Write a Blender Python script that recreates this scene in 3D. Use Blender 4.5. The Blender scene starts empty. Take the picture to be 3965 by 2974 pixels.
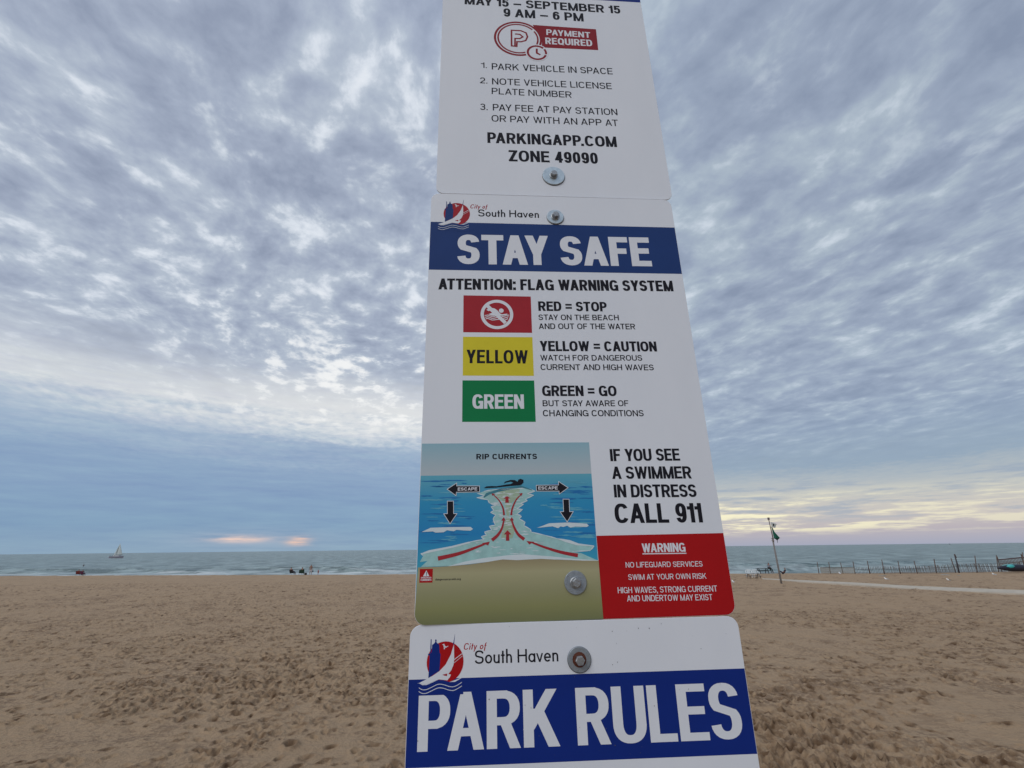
import bpy, bmesh, math, random
import numpy as np
from mathutils import Vector, Matrix, Euler
random.seed(7); RNG = np.random.default_rng(11)
R_ = math.radians
S = bpy.context.scene
COL = S.collection

# ------------------------------------------------------------------ camera
F, PITCH, ROLL = 1851.1, .3314, -.0115          # focal length in pixels of the 3965 px wide frame
CX, CY = 3965/2, 2974/2
cd = bpy.data.cameras.new('camera'); cam = bpy.data.objects.new('camera', cd); COL.objects.link(cam)
cd.sensor_width = 36; cd.lens = 36*F/3965; cd.clip_start = .02; cd.clip_end = 60000
CAMR = Matrix.Rotation(math.pi/2+PITCH, 3, 'X') @ Matrix.Rotation(ROLL, 3, 'Z')
cam.matrix_world = CAMR.to_4x4()                 # eye at the origin, sand 1.75 m below
S.camera = cam
S.render.resolution_x = 1024; S.render.resolution_y = 768

# ------------------------------------------------------------------ view
S.view_settings.view_transform = 'Standard'; S.view_settings.look = 'None'
S.view_settings.exposure = 0; S.view_settings.gamma = 1; S.view_settings.use_curve_mapping = False

def lin(r, g, b):
    return tuple(((c/255)/12.92 if c/255 <= .04045 else ((c/255+.055)/1.055)**2.4) for c in (r, g, b))

FILL_EL, FILL_AZ = R_(38), R_(-140)                # direction of the added fill light, shared with the sky texture; azimuth from +Y

# ------------------------------------------------------------------ node helper
class NT:
    def __init__(s, tree): s.t = tree; s.n = tree.nodes; s.l = tree.links
    def put(s, sock, v):
        if v is None: return
        if isinstance(v, bpy.types.NodeSocket): s.l.new(v, sock)
        elif isinstance(v, (tuple, list)) and len(v) == 3 and sock.type == 'RGBA': sock.default_value = (*v, 1)
        else: sock.default_value = v
    def m(s, op, a, b=None, c=None, clamp=False):
        n = s.n.new('ShaderNodeMath'); n.operation = op; n.use_clamp = clamp
        for i, v in enumerate((a, b, c)): s.put(n.inputs[i], v)
        return n.outputs[0]
    def comb(s, x=0, y=0, z=0):
        n = s.n.new('ShaderNodeCombineXYZ'); s.put(n.inputs[0], x); s.put(n.inputs[1], y); s.put(n.inputs[2], z); return n.outputs[0]
    def sep(s, v):
        n = s.n.new('ShaderNodeSeparateXYZ'); s.put(n.inputs[0], v); return n.outputs
    def noise(s, vec, scale=1, detail=4, rough=.5, col=False, dist=0, lac=2):
        n = s.n.new('ShaderNodeTexNoise'); s.put(n.inputs['Vector'], vec); n.inputs['Scale'].default_value = scale
        n.inputs['Detail'].default_value = detail; n.inputs['Roughness'].default_value = rough
        n.inputs['Distortion'].default_value = dist; n.inputs['Lacunarity'].default_value = lac
        return n.outputs['Color'] if col else n.outputs[0]
    def ramp(s, fac, stops, interp='LINEAR'):
        n = s.n.new('ShaderNodeValToRGB'); s.put(n.inputs[0], fac); n.color_ramp.interpolation = interp
        e = n.color_ramp.elements
        while len(e) < len(stops): e.new(.5)
        for k, (p, c) in enumerate(stops):
            e[k].position = p; e[k].color = (*c, 1) if not isinstance(c, (int, float)) else (c, c, c, 1)
        return n.outputs[0]
    def mix(s, f, a, b, mode='MIX'):
        n = s.n.new('ShaderNodeMix'); n.data_type = 'RGBA'; n.blend_type = mode
        s.put(n.inputs['Factor'], f); s.put(n.inputs['A'], a); s.put(n.inputs['B'], b)
        return [o for o in n.outputs if o.type == 'RGBA'][0]
    def smooth(s, v, a, b):
        n = s.n.new('ShaderNodeMapRange'); n.interpolation_type = 'SMOOTHSTEP'
        s.put(n.inputs[0], v); n.inputs[1].default_value = a; n.inputs[2].default_value = b
        return n.outputs[0]
    def vec(s, op, a, b):
        n = s.n.new('ShaderNodeVectorMath'); n.operation = op; s.put(n.inputs[0], a); s.put(n.inputs[1], b); return n.outputs[0]

# ------------------------------------------------------------------ world: layered overcast at dusk
W = bpy.data.worlds.new('World'); S.world = W; W.use_nodes = True
W.node_tree.nodes.clear(); n = NT(W.node_tree)
tc = n.n.new('ShaderNodeTexCoord')
X, Y, Z = n.sep(tc.outputs['Generated'])
rad = n.m('SQRT', n.m('ADD', n.m('MULTIPLY', X, X), n.m('MULTIPLY', Y, Y)))
el = n.m('MULTIPLY', n.m('ARCTAN2', Z, rad), 57.2958)
az = n.m('MULTIPLY', n.m('ARCTAN2', X, Y), 57.2958)
zc = n.m('ADD', n.m('MAXIMUM', Z, 0), .09)
px, py = n.m('DIVIDE', X, zc), n.m('DIVIDE', Y, zc)
P0 = n.comb(px, py, 0)
warp = n.vec('MULTIPLY', n.vec('SUBTRACT', n.noise(P0, 1.3, 3, .5, True), (.5, .5, .5)), (.26, .24, 0))
PW = n.vec('ADD', P0, warp)
wx, wy, _ = n.sep(PW)
# the layer's rows run obliquely away from the beach
rx_ = n.m('ADD', n.m('MULTIPLY', wx, .86), n.m('MULTIPLY', wy, .32)); ry_ = n.m('SUBTRACT', n.m('MULTIPLY', wy, .86), n.m('MULTIPLY', wx, .32))
puff = n.noise(n.comb(n.m('MULTIPLY', rx_, 8.4), n.m('MULTIPLY', ry_, 6.6), 3.1), 1, 6, .55)
fine = n.noise(n.comb(n.m('MULTIPLY', rx_, 19), n.m('MULTIPLY', ry_, 15), 8.3), 1, 5, .56)
streak = n.noise(n.comb(n.m('MULTIPLY', wx, 6.4), n.m('MULTIPLY', wy, 1.5), 5.7), 1, 3, .5)
large = n.noise(n.comb(n.m('MULTIPLY', rx_, 2.6), n.m('MULTIPLY', ry_, 1.7), 6), 1, 3, .55)
right = n.smooth(n.m('DIVIDE', X, rad), -.05, .22)
dv = lambda v, k: n.m('MULTIPLY', n.m('SUBTRACT', v, .5), k)
t = n.m('ADD', .5, n.m('ADD', n.m('ADD', dv(puff, .95), dv(large, .62)), n.m('ADD', dv(streak, .20), n.m('MULTIPLY', dv(fine, .50), n.m('SUBTRACT', 1, n.m('MULTIPLY', right, .45))))))
t = n.m('SUBTRACT', t, n.m('MULTIPLY', right, .04), clamp=True)
pk = n.m('ADD', n.m('ADD', n.m('MULTIPLY', fine, .42), n.m('MULTIPLY', puff, .40)), n.m('MULTIPLY', streak, .18))
glint = n.m('MULTIPLY', n.smooth(pk, .52, .66), n.m('SUBTRACT', .62, n.m('MULTIPLY', right, .36)))
upL = n.ramp(t, [(.24, lin(147, 158, 180)), (.42, lin(166, 177, 197)), (.56, lin(184, 195, 210)), (.68, lin(214, 222, 233)), (.84, lin(240, 243, 248))])
upL = n.mix(glint, upL, lin(234, 240, 248))
upR = n.ramp(t, [(.24, lin(139, 152, 175)), (.42, lin(156, 169, 190)), (.58, lin(174, 188, 202)), (.70, lin(202, 213, 225)), (.84, lin(230, 236, 243))])
upR = n.mix(glint, upR, lin(216, 225, 236))
# low sky: horizontal layers, position wobbles with azimuth
hs = n.noise(n.comb(n.m('MULTIPLY', az, .045), n.m('MULTIPLY', el, .42), 1.7), 1, 5, .58)
hs2 = n.noise(n.comb(n.m('MULTIPLY', az, .16), n.m('MULTIPLY', el, 1.6), 4.4), 1, 5, .62)
hsd = n.m('ADD', n.m('MULTIPLY', n.m('SUBTRACT', hs, .5), 6.0), n.m('MULTIPLY', n.m('SUBTRACT', fine, .5), 3.4))
eld = n.m('ADD', el, n.m('MULTIPLY', hsd, n.smooth(el, 1, 12)))
lowL = n.ramp(n.m('DIVIDE', eld, 40, clamp=True), [
    (0, lin(142, 169, 192)), (.06, lin(130, 161, 191)), (.14, lin(134, 161, 193)), (.21, lin(144, 168, 197)), (.275, lin(164, 183, 205)),
    (.32, lin(182, 196, 212)), (.37, lin(218, 222, 226)), (.45, lin(206, 212, 220)), (.54, lin(182, 192, 207)), (.7, lin(166, 178, 198))])
lowR = n.ramp(n.m('DIVIDE', eld, 40, clamp=True), [
    (0, lin(166, 170, 190)), (.035, lin(186, 178, 186)), (.07, lin(205, 198, 192)), (.11, lin(196, 196, 192)), (.16, lin(172, 182, 190)),
    (.20, lin(148, 167, 186)), (.28, lin(144, 164, 188)), (.4, lin(158, 176, 198)), (.55, lin(166, 183, 204))])
ylw = n.m('MULTIPLY', n.m('MULTIPLY', n.smooth(n.m('ADD', hs2, n.m('MULTIPLY', hs, .35)), .62, .78), n.smooth(el, .7, 1.8)), n.m('SUBTRACT', 1, n.smooth(el, 3.8, 5.6)))
lowR = n.mix(n.m('MULTIPLY', ylw, n.m('SUBTRACT', 1.0, n.m('MULTIPLY', n.smooth(az, 27, 46), .45))), lowR, lin(250, 243, 208))
dk = n.m('MULTIPLY', n.m('MULTIPLY', n.smooth(n.m('SUBTRACT', 1, hs2), .50, .66), n.smooth(el, 1.6, 3.0)), n.m('SUBTRACT', 1, n.smooth(el, 5.5, 8.0)))
lowR = n.mix(n.m('MULTIPLY', dk, .6), lowR, lin(146, 163, 186))
strk = n.m('ADD', .80, n.m('MULTIPLY', hs2, .40))
lowL = n.mix(1, lowL, n.comb(strk, strk, n.m('ADD', .92, n.m('MULTIPLY', hs2, .16))), 'MULTIPLY')
# bright break low on the left, fading to both sides
bb = n.m('SUBTRACT', 1, n.smooth(n.m('ABSOLUTE', n.m('ADD', az, 15)), 4, 30))
lowL = n.mix(n.m('MULTIPLY', n.m('MULTIPLY', bb, n.m('SUBTRACT', 1, n.smooth(n.m('ABSOLUTE', n.m('SUBTRACT', eld, 15.5)), 1.0, 5.0))), .62), lowL, lin(246, 245, 241))
texL = n.m('MULTIPLY', n.smooth(el, 12, 24), 1)
texR = n.m('ADD', n.m('MULTIPLY', n.smooth(el, 6, 15), .8), n.m('MULTIPLY', n.smooth(el, 14, 24), .2))
brk = n.m('MULTIPLY', n.m('MULTIPLY', n.smooth(t, .52, .72), n.smooth(el, 12, 15)), n.m('SUBTRACT', 1, n.smooth(el, 20, 30)))
L_ = n.mix(texL, lowL, upL)
L_ = n.mix(n.m('MULTIPLY', n.m('MULTIPLY', brk, bb), .8), L_, lin(253, 253, 251))
Rr = n.mix(texR, lowR, upR)
sky = n.mix(right, L_, Rr)
# thin pale veils across the low blue bank
# two small gaps over the lake where the low sun shows through
def spot(a0, e0, wa, we, col, k):
    global sky
    q = n.m('ADD', n.m('POWER', n.m('DIVIDE', n.m('SUBTRACT', az, a0), wa), 2), n.m('POWER', n.m('DIVIDE', n.m('SUBTRACT', el, e0), we), 2))
    g = n.m('EXPONENT', n.m('MULTIPLY', q, -1))
    g = n.m('MULTIPLY', g, n.m('MULTIPLY', n.smooth(hs2, .25, .6), k), clamp=True)
    sky = n.mix(g, sky, col)
spot(-27.5, 1.2, 7, 1.0, lin(170, 180, 202), .4)
spot(-28.6, 1.2, 2.2, .30, lin(250, 214, 196), 1.2)
spot(-23.2, 1.0, 1.0, .40, lin(255, 208, 180), 1.3)
# real sky above the layer, seen faintly through it
ns = n.n.new('ShaderNodeTexSky'); ns.sky_type = 'NISHITA'; ns.sun_disc = False
ns.sun_elevation = FILL_EL; ns.sun_rotation = FILL_AZ
zen = n.m('ADD', 1, n.m('MULTIPLY', n.smooth(el, 45, 90), .35))
bg1 = n.n.new('ShaderNodeBackground'); n.put(bg1.inputs[0], sky); n.put(bg1.inputs[1], zen)
bg2 = n.n.new('ShaderNodeBackground'); n.put(bg2.inputs[0], ns.outputs[0]); bg2.inputs[1].default_value = .08
mx = n.n.new('ShaderNodeMixShader'); mx.inputs[0].default_value = .06
n.l.new(bg1.outputs[0], mx.inputs[1]); n.l.new(bg2.outputs[0], mx.inputs[2])
wo = n.n.new('ShaderNodeOutputWorld'); n.l.new(mx.outputs[0], wo.inputs[0])
W.cycles.sampling_method = 'MANUAL'; W.cycles.sample_map_resolution = 512

# ------------------------------------------------------------------ added soft fill light from behind the camera; the low sun is ahead
sd = bpy.data.lights.new('fill_sun', 'SUN'); sd.energy = 1.1; sd.angle = R_(32); sd.color = (1, .985, .96)
fill_sun = bpy.data.objects.new('fill_sun', sd); COL.objects.link(fill_sun)
tofill = Vector((math.sin(FILL_AZ)*math.cos(FILL_EL), math.cos(FILL_AZ)*math.cos(FILL_EL), math.sin(FILL_EL)))
fill_sun.rotation_euler = tofill.to_track_quat('Z', 'Y').to_euler()

# ------------------------------------------------------------------ materials
def mat(name, col, rough=.6, metal=0, var=.08, vscale=30, spec=.5, bump=0, bscale=200):
    m = bpy.data.materials.new(name); m.use_nodes = True; k = NT(m.node_tree)
    b = k.n['Principled BSDF']; b.inputs['Roughness'].default_value = rough; b.inputs['Metallic'].default_value = metal
    b.inputs['Specular IOR Level'].default_value = spec
    o = k.n.new('ShaderNodeTexCoord').outputs['Object']
    v = k.noise(o, vscale, 4, .6)
    f = k.m('ADD', 1-var, k.m('MULTIPLY', v, 2*var))
    k.put(b.inputs['Base Color'], k.mix(1, col, k.comb(f, f, f), 'MULTIPLY'))
    if bump:
        bn = k.n.new('ShaderNodeBump'); bn.inputs['Strength'].default_value = bump; bn.inputs['Distance'].default_value = .002
        k.put(bn.inputs['Height'], k.noise(o, bscale, 4, .6)); k.put(b.inputs['Normal'], bn.outputs[0])
    return m

def grad_mat(name, axis_stops, z0, z1, rough=.4):
    """flat print whose colour changes along the sheet's own height"""
    m = bpy.data.materials.new(name); m.use_nodes = True; k = NT(m.node_tree)
    b = k.n['Principled BSDF']; b.inputs['Roughness'].default_value = rough
    o = k.sep(k.n.new('ShaderNodeTexCoord').outputs['Object'])[2]
    f = k.m('DIVIDE', k.m('SUBTRACT', o, z0), z1-z0, clamp=True)
    k.put(b.inputs['Base Color'], k.ramp(f, axis_stops))
    return m

# white enamel with dust and faint streaks
def sign_white():
    m = bpy.data.materials.new('sign_white'); m.use_nodes = True; k = NT(m.node_tree)
    b = k.n['Principled BSDF']; b.inputs['Roughness'].default_value = .42
    o = k.n.new('ShaderNodeTexCoord').outputs['Object']
    ox, oy, oz = k.sep(o)
    a = k.noise(k.comb(k.m('MULTIPLY', ox, 9), 0, k.m('MULTIPLY', oz, 3)), 1, 5, .6)
    sp = k.smooth(k.noise(o, 420, 2, .5), .74, .80)
    c = k.mix(a, (.68, .70, .75), (.78, .795, .84))
    c = k.mix(k.m('MULTIPLY', sp, .35), c, (.25, .24, .22))
    k.put(b.inputs['Base Color'], c)
    return m
M = {}
M['white'] = sign_white()
M['print_white'] = mat('print_white', (.72, .735, .78), .6, spec=.18, var=.05, vscale=25)
M['blue'] = mat('sign_blue', (.013, .042, .165), .6, spec=.2, var=.12, vscale=14)
M['blue2'] = mat('sign_blue_deep', (.003, .022, .195), .6, spec=.2, var=.12, vscale=14)
M['black'] = mat('print_black', (.010, .010, .016), .6, spec=.18)
M['red'] = mat('print_red', (.36, .020, .030), .6, spec=.2, var=.10)
M['warnred'] = mat('warning_red', (.40, .004, .006), .6, spec=.2, var=.12, vscale=12)
M['darkred'] = mat('print_dark_red', (.25, .014, .022), .6, spec=.2)
M['yellow'] = mat('print_yellow', (.66, .56, .03), .6, spec=.2)
M['green'] = mat('print_green', (.002, .19, .06), .6, spec=.2)
M['zinc'] = mat('zinc_plated_steel', (.55, .62, .66), .38, .8, var=.22, vscale=120, bump=.3)
M['zincdull'] = mat('dull_zinc', (.30, .33, .36), .5, .6, var=.25, vscale=120, bump=.4)
M['bolt'] = mat('bolt_steel', (.34, .35, .36), .4, .8, var=.35, vscale=160, bump=.5)
M['rust'] = mat('rust', (.10, .028, .014), .9, var=.5, vscale=260, bump=.8)
M['shade_and_grime'] = mat('shade_and_grime', (.10, .095, .10), .9, var=.5, vscale=300)  # shared by the painted washer shadows and the dirt specks
M['edge'] = mat('aluminium_edge', (.62, .63, .65), .45, .7)
M['post'] = mat('treated_post_wood', (.26, .20, .14), .85, var=.3, vscale=12, bump=.5, bscale=60)

# ------------------------------------------------------------------ rays from photo pixels to places
def ray(x, y):
    return (CAMR @ Vector((x-CX, CY-y, -F))).normalized()
def atY(x, y, Yd):
    d = ray(x, y); return d*(Yd/d.y)

# ------------------------------------------------------------------ object helpers
def link(o, parent=None):
    COL.objects.link(o)
    if parent is not None: o.parent = parent
    return o
def obj(name, me, m=None, parent=None, smooth=False):
    if m is not None and not me.materials: me.materials.append(m)
    if smooth: me.polygons.foreach_set('use_smooth', [True]*len(me.polygons))
    return link(bpy.data.objects.new(name, me), parent)
def tag(o, label, cat, group=None):
    o['label'] = label; o['category'] = cat
    if group: o['group'] = group
    return o
def empty(name, loc, label, cat, group=None, rot=None):
    o = bpy.data.objects.new(name, None); o.empty_display_size = .1; COL.objects.link(o)
    o.location = loc
    if rot is not None: o.rotation_euler = rot
    return tag(o, label, cat, group)
def mesh(name, v, f):
    me = bpy.data.meshes.new(name); me.from_pydata([tuple(p) for p in v], [], f); me.update(); return me
class MB:
    def __init__(s): s.v = []; s.f = []
    def box(s, c, d, rot=None):
        b = len(s.v); rot = rot or Matrix.Identity(3)
        for z in (-1, 1):
            for y in (-1, 1):
                for x in (-1, 1):
                    s.v.append(Vector(c)+rot@Vector((x*d[0]/2, y*d[1]/2, z*d[2]/2)))
        for q in ((0, 2, 3, 1), (4, 5, 7, 6), (0, 1, 5, 4), (2, 6, 7, 3), (0, 4, 6, 2), (1, 3, 7, 5)): s.f.append([b+i for i in q])
        return s
    def bar(s, a, b, w, h=None, up=(0, 0, 1)):
        a, b = Vector(a), Vector(b); d = (b-a); L = d.length; d.normalize(); u = Vector(up)
        if abs(d.dot(u)) > .95: u = Vector((0, 1, 0))
        x = d.cross(u).normalized(); z = x.cross(d)
        return s.box((a+b)/2, (w, L, h or w), Matrix((x, d, z)).transposed())
    def tube(s, pts, rad, seg=8, cap=True):
        pts = [Vector(p) for p in pts]; rad = rad if isinstance(rad, (list, tuple)) else [rad]*len(pts); b0 = len(s.v)
        prev = None
        for i, p in enumerate(pts):
            d = (pts[min(i+1, len(pts)-1)]-pts[max(i-1, 0)]).normalized()
            u = prev if prev is not None else (Vector((0, 0, 1)) if abs(d.z) < .9 else Vector((0, 1, 0)))
            x = (u-d*u.dot(d)).normalized(); prev = x; y = d.cross(x)
            for k in range(seg):
                a = 2*math.pi*k/seg; s.v.append(p+(x*math.cos(a)+y*math.sin(a))*rad[i])
        for i in range(len(pts)-1):
            for k in range(seg):
                s.f.append([b0+i*seg+k, b0+i*seg+(k+1) % seg, b0+(i+1)*seg+(k+1) % seg, b0+(i+1)*seg+k])
        if cap: s.f.append([b0+k for k in range(seg)][::-1]); s.f.append([b0+(len(pts)-1)*seg+k for k in range(seg)])
        return s
    def lathe(s, prof, seg, axis_m):
        b0 = len(s.v)
        for r, h in prof:
            for k in range(seg):
                a = 2*math.pi*k/seg; s.v.append(axis_m @ Vector((r*math.cos(a), r*math.sin(a), h)))
        for i in range(len(prof)-1):
            for k in range(seg): s.f.append([b0+i*seg+k, b0+i*seg+(k+1) % seg, b0+(i+1)*seg+(k+1) % seg, b0+(i+1)*seg+k])
        s.f.append([b0+(len(prof)-1)*seg+k for k in range(seg)])
        return s
    def build(s, name, m, parent=None, smooth=False): return obj(name, mesh(name, s.v, s.f), m, parent, smooth)

# ------------------------------------------------------------------ terrain profile
ZW = -4.30                                         # lake level
def wl(x, y):                                      # where the photo's waterline meets the lake level
    d = ray(x, y); p = d*(ZW/d.z); return p.x, p.y
_sh = [wl(0, 2229), wl(300, 2228.5), wl(700, 2227), wl(1200, 2225.5), wl(1600, 2223), wl(2850, 2221), wl(3165, 2219.5), wl(3700, 2216), wl(3965, 2212)]
SHX = np.array([a[0] for a in _sh]); SHY = np.array([a[1] for a in _sh])
def shore(x):
    y = np.interp(x, SHX, SHY); return y
def terr(x, y):
    x = np.asarray(x, float); y = np.asarray(y, float); s = shore(x)
    tt = np.clip((y-11)/(s-11), 0, 1)
    z = -4.0+(ZW+4.0+.02)*tt                         # flat beach
    bluff = np.clip((y-3)/6.5, 0, 1); bluff = bluff*bluff*(3-2*bluff)
    z = -1.75*(1-bluff)+z*bluff                      # the sign stands on a low bluff above it
    return np.where(y > s, ZW-.0-.07*(y-s), z)
def ground(x, y, lift=0):
    """place where the ray through photo pixel x,y meets the sand"""
    d = ray(x, y); lo, hi = 8.0, 400.0; t0 = lo
    for _ in range(4000):
        t1 = t0*1.003
        p = d*t1
        if p.z < float(terr(p.x, p.y))+lift: break
        t0 = t1
        if t1 > hi: break
    for _ in range(30):
        tm = (t0+t1)/2; p = d*tm
        if p.z < float(terr(p.x, p.y))+lift: t1 = tm
        else: t0 = tm
    return d*t1
def onsand(p): return Vector((p[0], p[1], float(terr(p[0], p[1]))))

# ------------------------------------------------------------------ numpy noise fields
def field(nx, ny, cell, seed):
    g = np.random.default_rng(seed).random((int(ny/cell)+3, int(nx/cell)+3))
    yy = np.arange(ny)/cell; xx = np.arange(nx)/cell
    yi = yy.astype(int); xi = xx.astype(int); fy = yy-yi; fx = xx-xi
    fy = (fy*fy*(3-2*fy))[:, None].astype(np.float32); fx = (fx*fx*(3-2*fx))[None, :].astype(np.float32); g = g.astype(np.float32)
    a = g[yi][:, xi]; b = g[yi][:, xi+1]; c = g[yi+1][:, xi]; d = g[yi+1][:, xi+1]
    return (a*(1-fx)+b*fx)*(1-fy)+(c*(1-fx)+d*fx)*fy-.5
HS = .036; HX0, HX1, HY0, HY1 = -72, 72, 6, 78
NX, NY = int((HX1-HX0)/HS), int((HY1-HY0)/HS)
H = field(NX, NY, 2.4/HS, 1)*.12+field(NX, NY, .9/HS, 2)*.075+field(NX, NY, .34/HS, 3)*.045
H += field(NX, NY, .15/HS, 4)*.022
def dent(cx, cy, L, Wd, ang, dep):
    r = int((L*1.15)/HS)+2; ix, iy = int((cx-HX0)/HS), int((cy-HY0)/HS)
    if ix-r < 0 or iy-r < 0 or ix+r >= NX or iy+r >= NY: return
    yy, xx = np.mgrid[-r:r+1, -r:r+1]*HS
    u = (xx*math.cos(ang)+yy*math.sin(ang))/L; v = (-xx*math.sin(ang)+yy*math.cos(ang))/Wd
    q = np.sqrt(u*u+v*v)
    H[iy-r:iy+r+1, ix-r:ix+r+1] += (-dep*np.exp(-(q/.62)**4)+dep*.42*np.exp(-((q-1.0)/.28)**2)).astype(np.float32)
STEP_DARK = np.zeros_like(H)
clump = np.clip(field(NX, NY, .13/HS, 12)*1.6+field(NX, NY, .07/HS, 13)*1.0+.62, 0, 1.3)
def darken_step(cx, cy, L, Wd, ang, k):                     # darker sand colour in and around a step
    r = int((L*1.5)/HS)+2; ix, iy = int((cx-HX0)/HS), int((cy-HY0)/HS)
    if ix-r < 0 or iy-r < 0 or ix+r >= NX or iy+r >= NY: return
    yy, xx = np.mgrid[-r:r+1, -r:r+1]*HS
    u = (xx*math.cos(ang)+yy*math.sin(ang))/L; v = (-xx*math.sin(ang)+yy*math.cos(ang))/Wd
    g = k*np.exp(-(u*u+v*v)**2)*clump[iy-r:iy+r+1, ix-r:ix+r+1]
    np.maximum(STEP_DARK[iy-r:iy+r+1, ix-r:ix+r+1], g, out=STEP_DARK[iy-r:iy+r+1, ix-r:ix+r+1])
dens = field(NX, NY, 6.5/HS, 9)+.5*field(NX, NY, 2.2/HS, 10)
for k in range(78000):
    cy = HY0+1+(HY1-HY0-2)*RNG.random()**1.5; cx = RNG.uniform(-1, 1)*min(HX1-1, cy*1.25+4)
    dd = dens[int((cy-HY0)/HS), int((cx-HX0)/HS)]
    bias = .22 if cx < 0 else -.10
    if RNG.random() > .42+bias+1.35*dd: continue
    L = RNG.uniform(.11, .25)
    an = RNG.uniform(0, math.pi); wr_ = L*RNG.uniform(.42, .7); dent(cx, cy, L, wr_, an, RNG.uniform(.04, .09))
    if RNG.random() < .6: darken_step(cx+RNG.normal(0, .05), cy+RNG.normal(0, .05), L*RNG.uniform(.7, 1.25), wr_*RNG.uniform(.7, 1.2), an+RNG.normal(0, .4), RNG.uniform(.6, 1.1))
# walked lines of prints
for k in range(110):
    cx, cy = RNG.uniform(-60, 60), RNG.uniform(9, 70); a = RNG.uniform(0, 2*math.pi)
    for j in range(28):
        a += RNG.normal(0, .05); cx += .66*math.cos(a); cy += .66*math.sin(a); s = 1 if j % 2 else -1
        dent(cx-s*.11*math.sin(a), cy+s*.11*math.cos(a), .17, .075, a, .06)
        if RNG.random() < .7: darken_step(cx-s*.11*math.sin(a), cy+s*.11*math.cos(a), .17, .08, a, RNG.uniform(.6, 1))
def hsample(x, y, H=H):
    fx = np.clip((x-HX0)/HS, 0, NX-2); fy = np.clip((y-HY0)/HS, 0, NY-2)
    ix = fx.astype(int); iy = fy.astype(int); fx = fx-ix; fy = fy-iy
    h = H[iy, ix]*(1-fx)*(1-fy)+H[iy, ix+1]*fx*(1-fy)+H[iy+1, ix]*(1-fx)*fy+H[iy+1, ix+1]*fx*fy
    e = np.minimum(np.minimum(x-HX0, HX1-x), np.minimum(y-HY0, HY1-y))
    return h*np.clip(e/4, 0, 1)
def grid_mesh(name, X_, Y_, Z_, closed=False):
    r, c = X_.shape; me = bpy.data.meshes.new(name)
    co = np.stack([X_, Y_, Z_], -1).reshape(-1, 3).astype(np.float32)
    i = np.arange(r*c).reshape(r, c)
    q = np.stack([i[:-1, :-1], i[:-1, 1:], i[1:, 1:], i[1:, :-1]], -1).reshape(-1, 4)
    if closed:
        q2 = np.stack([i[:-1, -1], i[:-1, 0], i[1:, 0], i[1:, -1]], -1).reshape(-1, 4); q = np.concatenate([q, q2])
    me.vertices.add(len(co)); me.vertices.foreach_set('co', co.ravel())
    me.loops.add(q.size); me.loops.foreach_set('vertex_index', q.ravel().astype(np.int32))
    me.polygons.add(len(q)); me.polygons.foreach_set('loop_start', np.arange(0, q.size, 4, dtype=np.int32))
    me.polygons.foreach_set('loop_total', np.full(len(q), 4, np.int32)); me.update(calc_edges=True)
    me.polygons.foreach_set('use_smooth', [True]*len(q))
    return me
azs = np.concatenate([np.linspace(-58, 58, 1150), np.linspace(58, 302, 90)[1:-1]])*math.pi/180
rs = np.concatenate([np.linspace(.25, 8, 60)[:-1], 1/np.linspace(1/8, 1/85, 820), np.linspace(85, 150, 50)[1:], np.linspace(150, 600, 16)[1:]])
A, RR = np.meshgrid(azs, rs)
GX, GY = RR*np.sin(A), RR*np.cos(A)
far = field(1400, 1400, 9, 21)
def farn(x, y):
    ix = np.clip(((x+700)).astype(int), 0, 1399); iy = np.clip((y+700).astype(int), 0, 1399); return far[iy, ix]
near = hsample(GX, GY)
lip = .03*np.exp(-((GY-(shore(GX)-4))/3.0)**2)
GZ = terr(GX, GY)+near+np.where(GY < shore(GX)-1.0, lip+.05*farn(GX, GY), 0)
sand_me = grid_mesh('sand', GX, GY, GZ, closed=True)
at_ = sand_me.attributes.new('dark_sand', 'FLOAT', 'POINT'); at_.data.foreach_set('value', hsample(GX, GY, STEP_DARK).ravel().astype(np.float32))

def sand_material():
    m = bpy.data.materials.new('beach_sand'); m.use_nodes = True; k = NT(m.node_tree); b = k.n['Principled BSDF']
    b.inputs['Roughness'].default_value = .92; b.inputs['Specular IOR Level'].default_value = .25
    o = k.n.new('ShaderNodeTexCoord').outputs['Object']; ox, oy, oz = k.sep(o)
    big = k.noise(o, .16, 4, .55); mid = k.noise(o, 1.5, 5, .62); sm = k.noise(o, 7.5, 5, .62, dist=.3); gr = k.noise(o, 900, 2, .6)
    # scuffed patches where the sand is darker
    dark_sand = k.smooth(k.m('ADD', k.m('MULTIPLY', mid, .38), k.m('ADD', k.m('MULTIPLY', sm, .62), k.m('MULTIPLY', k.m('SUBTRACT', big, .5), .35))),   .475, .575)
    c = k.mix(big, (.38, .258, .156), (.475, .332, .210))
    big2 = k.smooth(k.noise(o, .45, 3, .5), .42, .62)
    c = k.mix(k.m('MULTIPLY', k.m('MULTIPLY', dark_sand, k.m('ADD', .18, k.m('MULTIPLY', big2, .5))), 1), c, (.21, .135, .083))
    ad = k.n.new('ShaderNodeAttribute'); ad.attribute_name = 'dark_sand'
    c = k.mix(k.m('MULTIPLY', ad.outputs['Fac'], .9, clamp=True), c, (.120, .066, .034))
    g = k.m('ADD', .82, k.m('MULTIPLY', gr, .36)); c = k.mix(1, c, k.comb(g, g, g), 'MULTIPLY')
    # wet strip at the water's edge is rewetted by waves
    k.put(b.inputs['Base Color'], c)
    bn = k.n.new('ShaderNodeBump'); bn.inputs['Strength'].default_value = 1; bn.inputs['Distance'].default_value = .10
    k.put(bn.inputs['Height'], k.m('ADD', k.noise(o, 9, 6, .62), k.m('MULTIPLY', k.noise(o, 140, 3, .6), .12)))
    k.put(b.inputs['Normal'], bn.outputs[0])
    return m
M['sand'] = sand_material()
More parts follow.
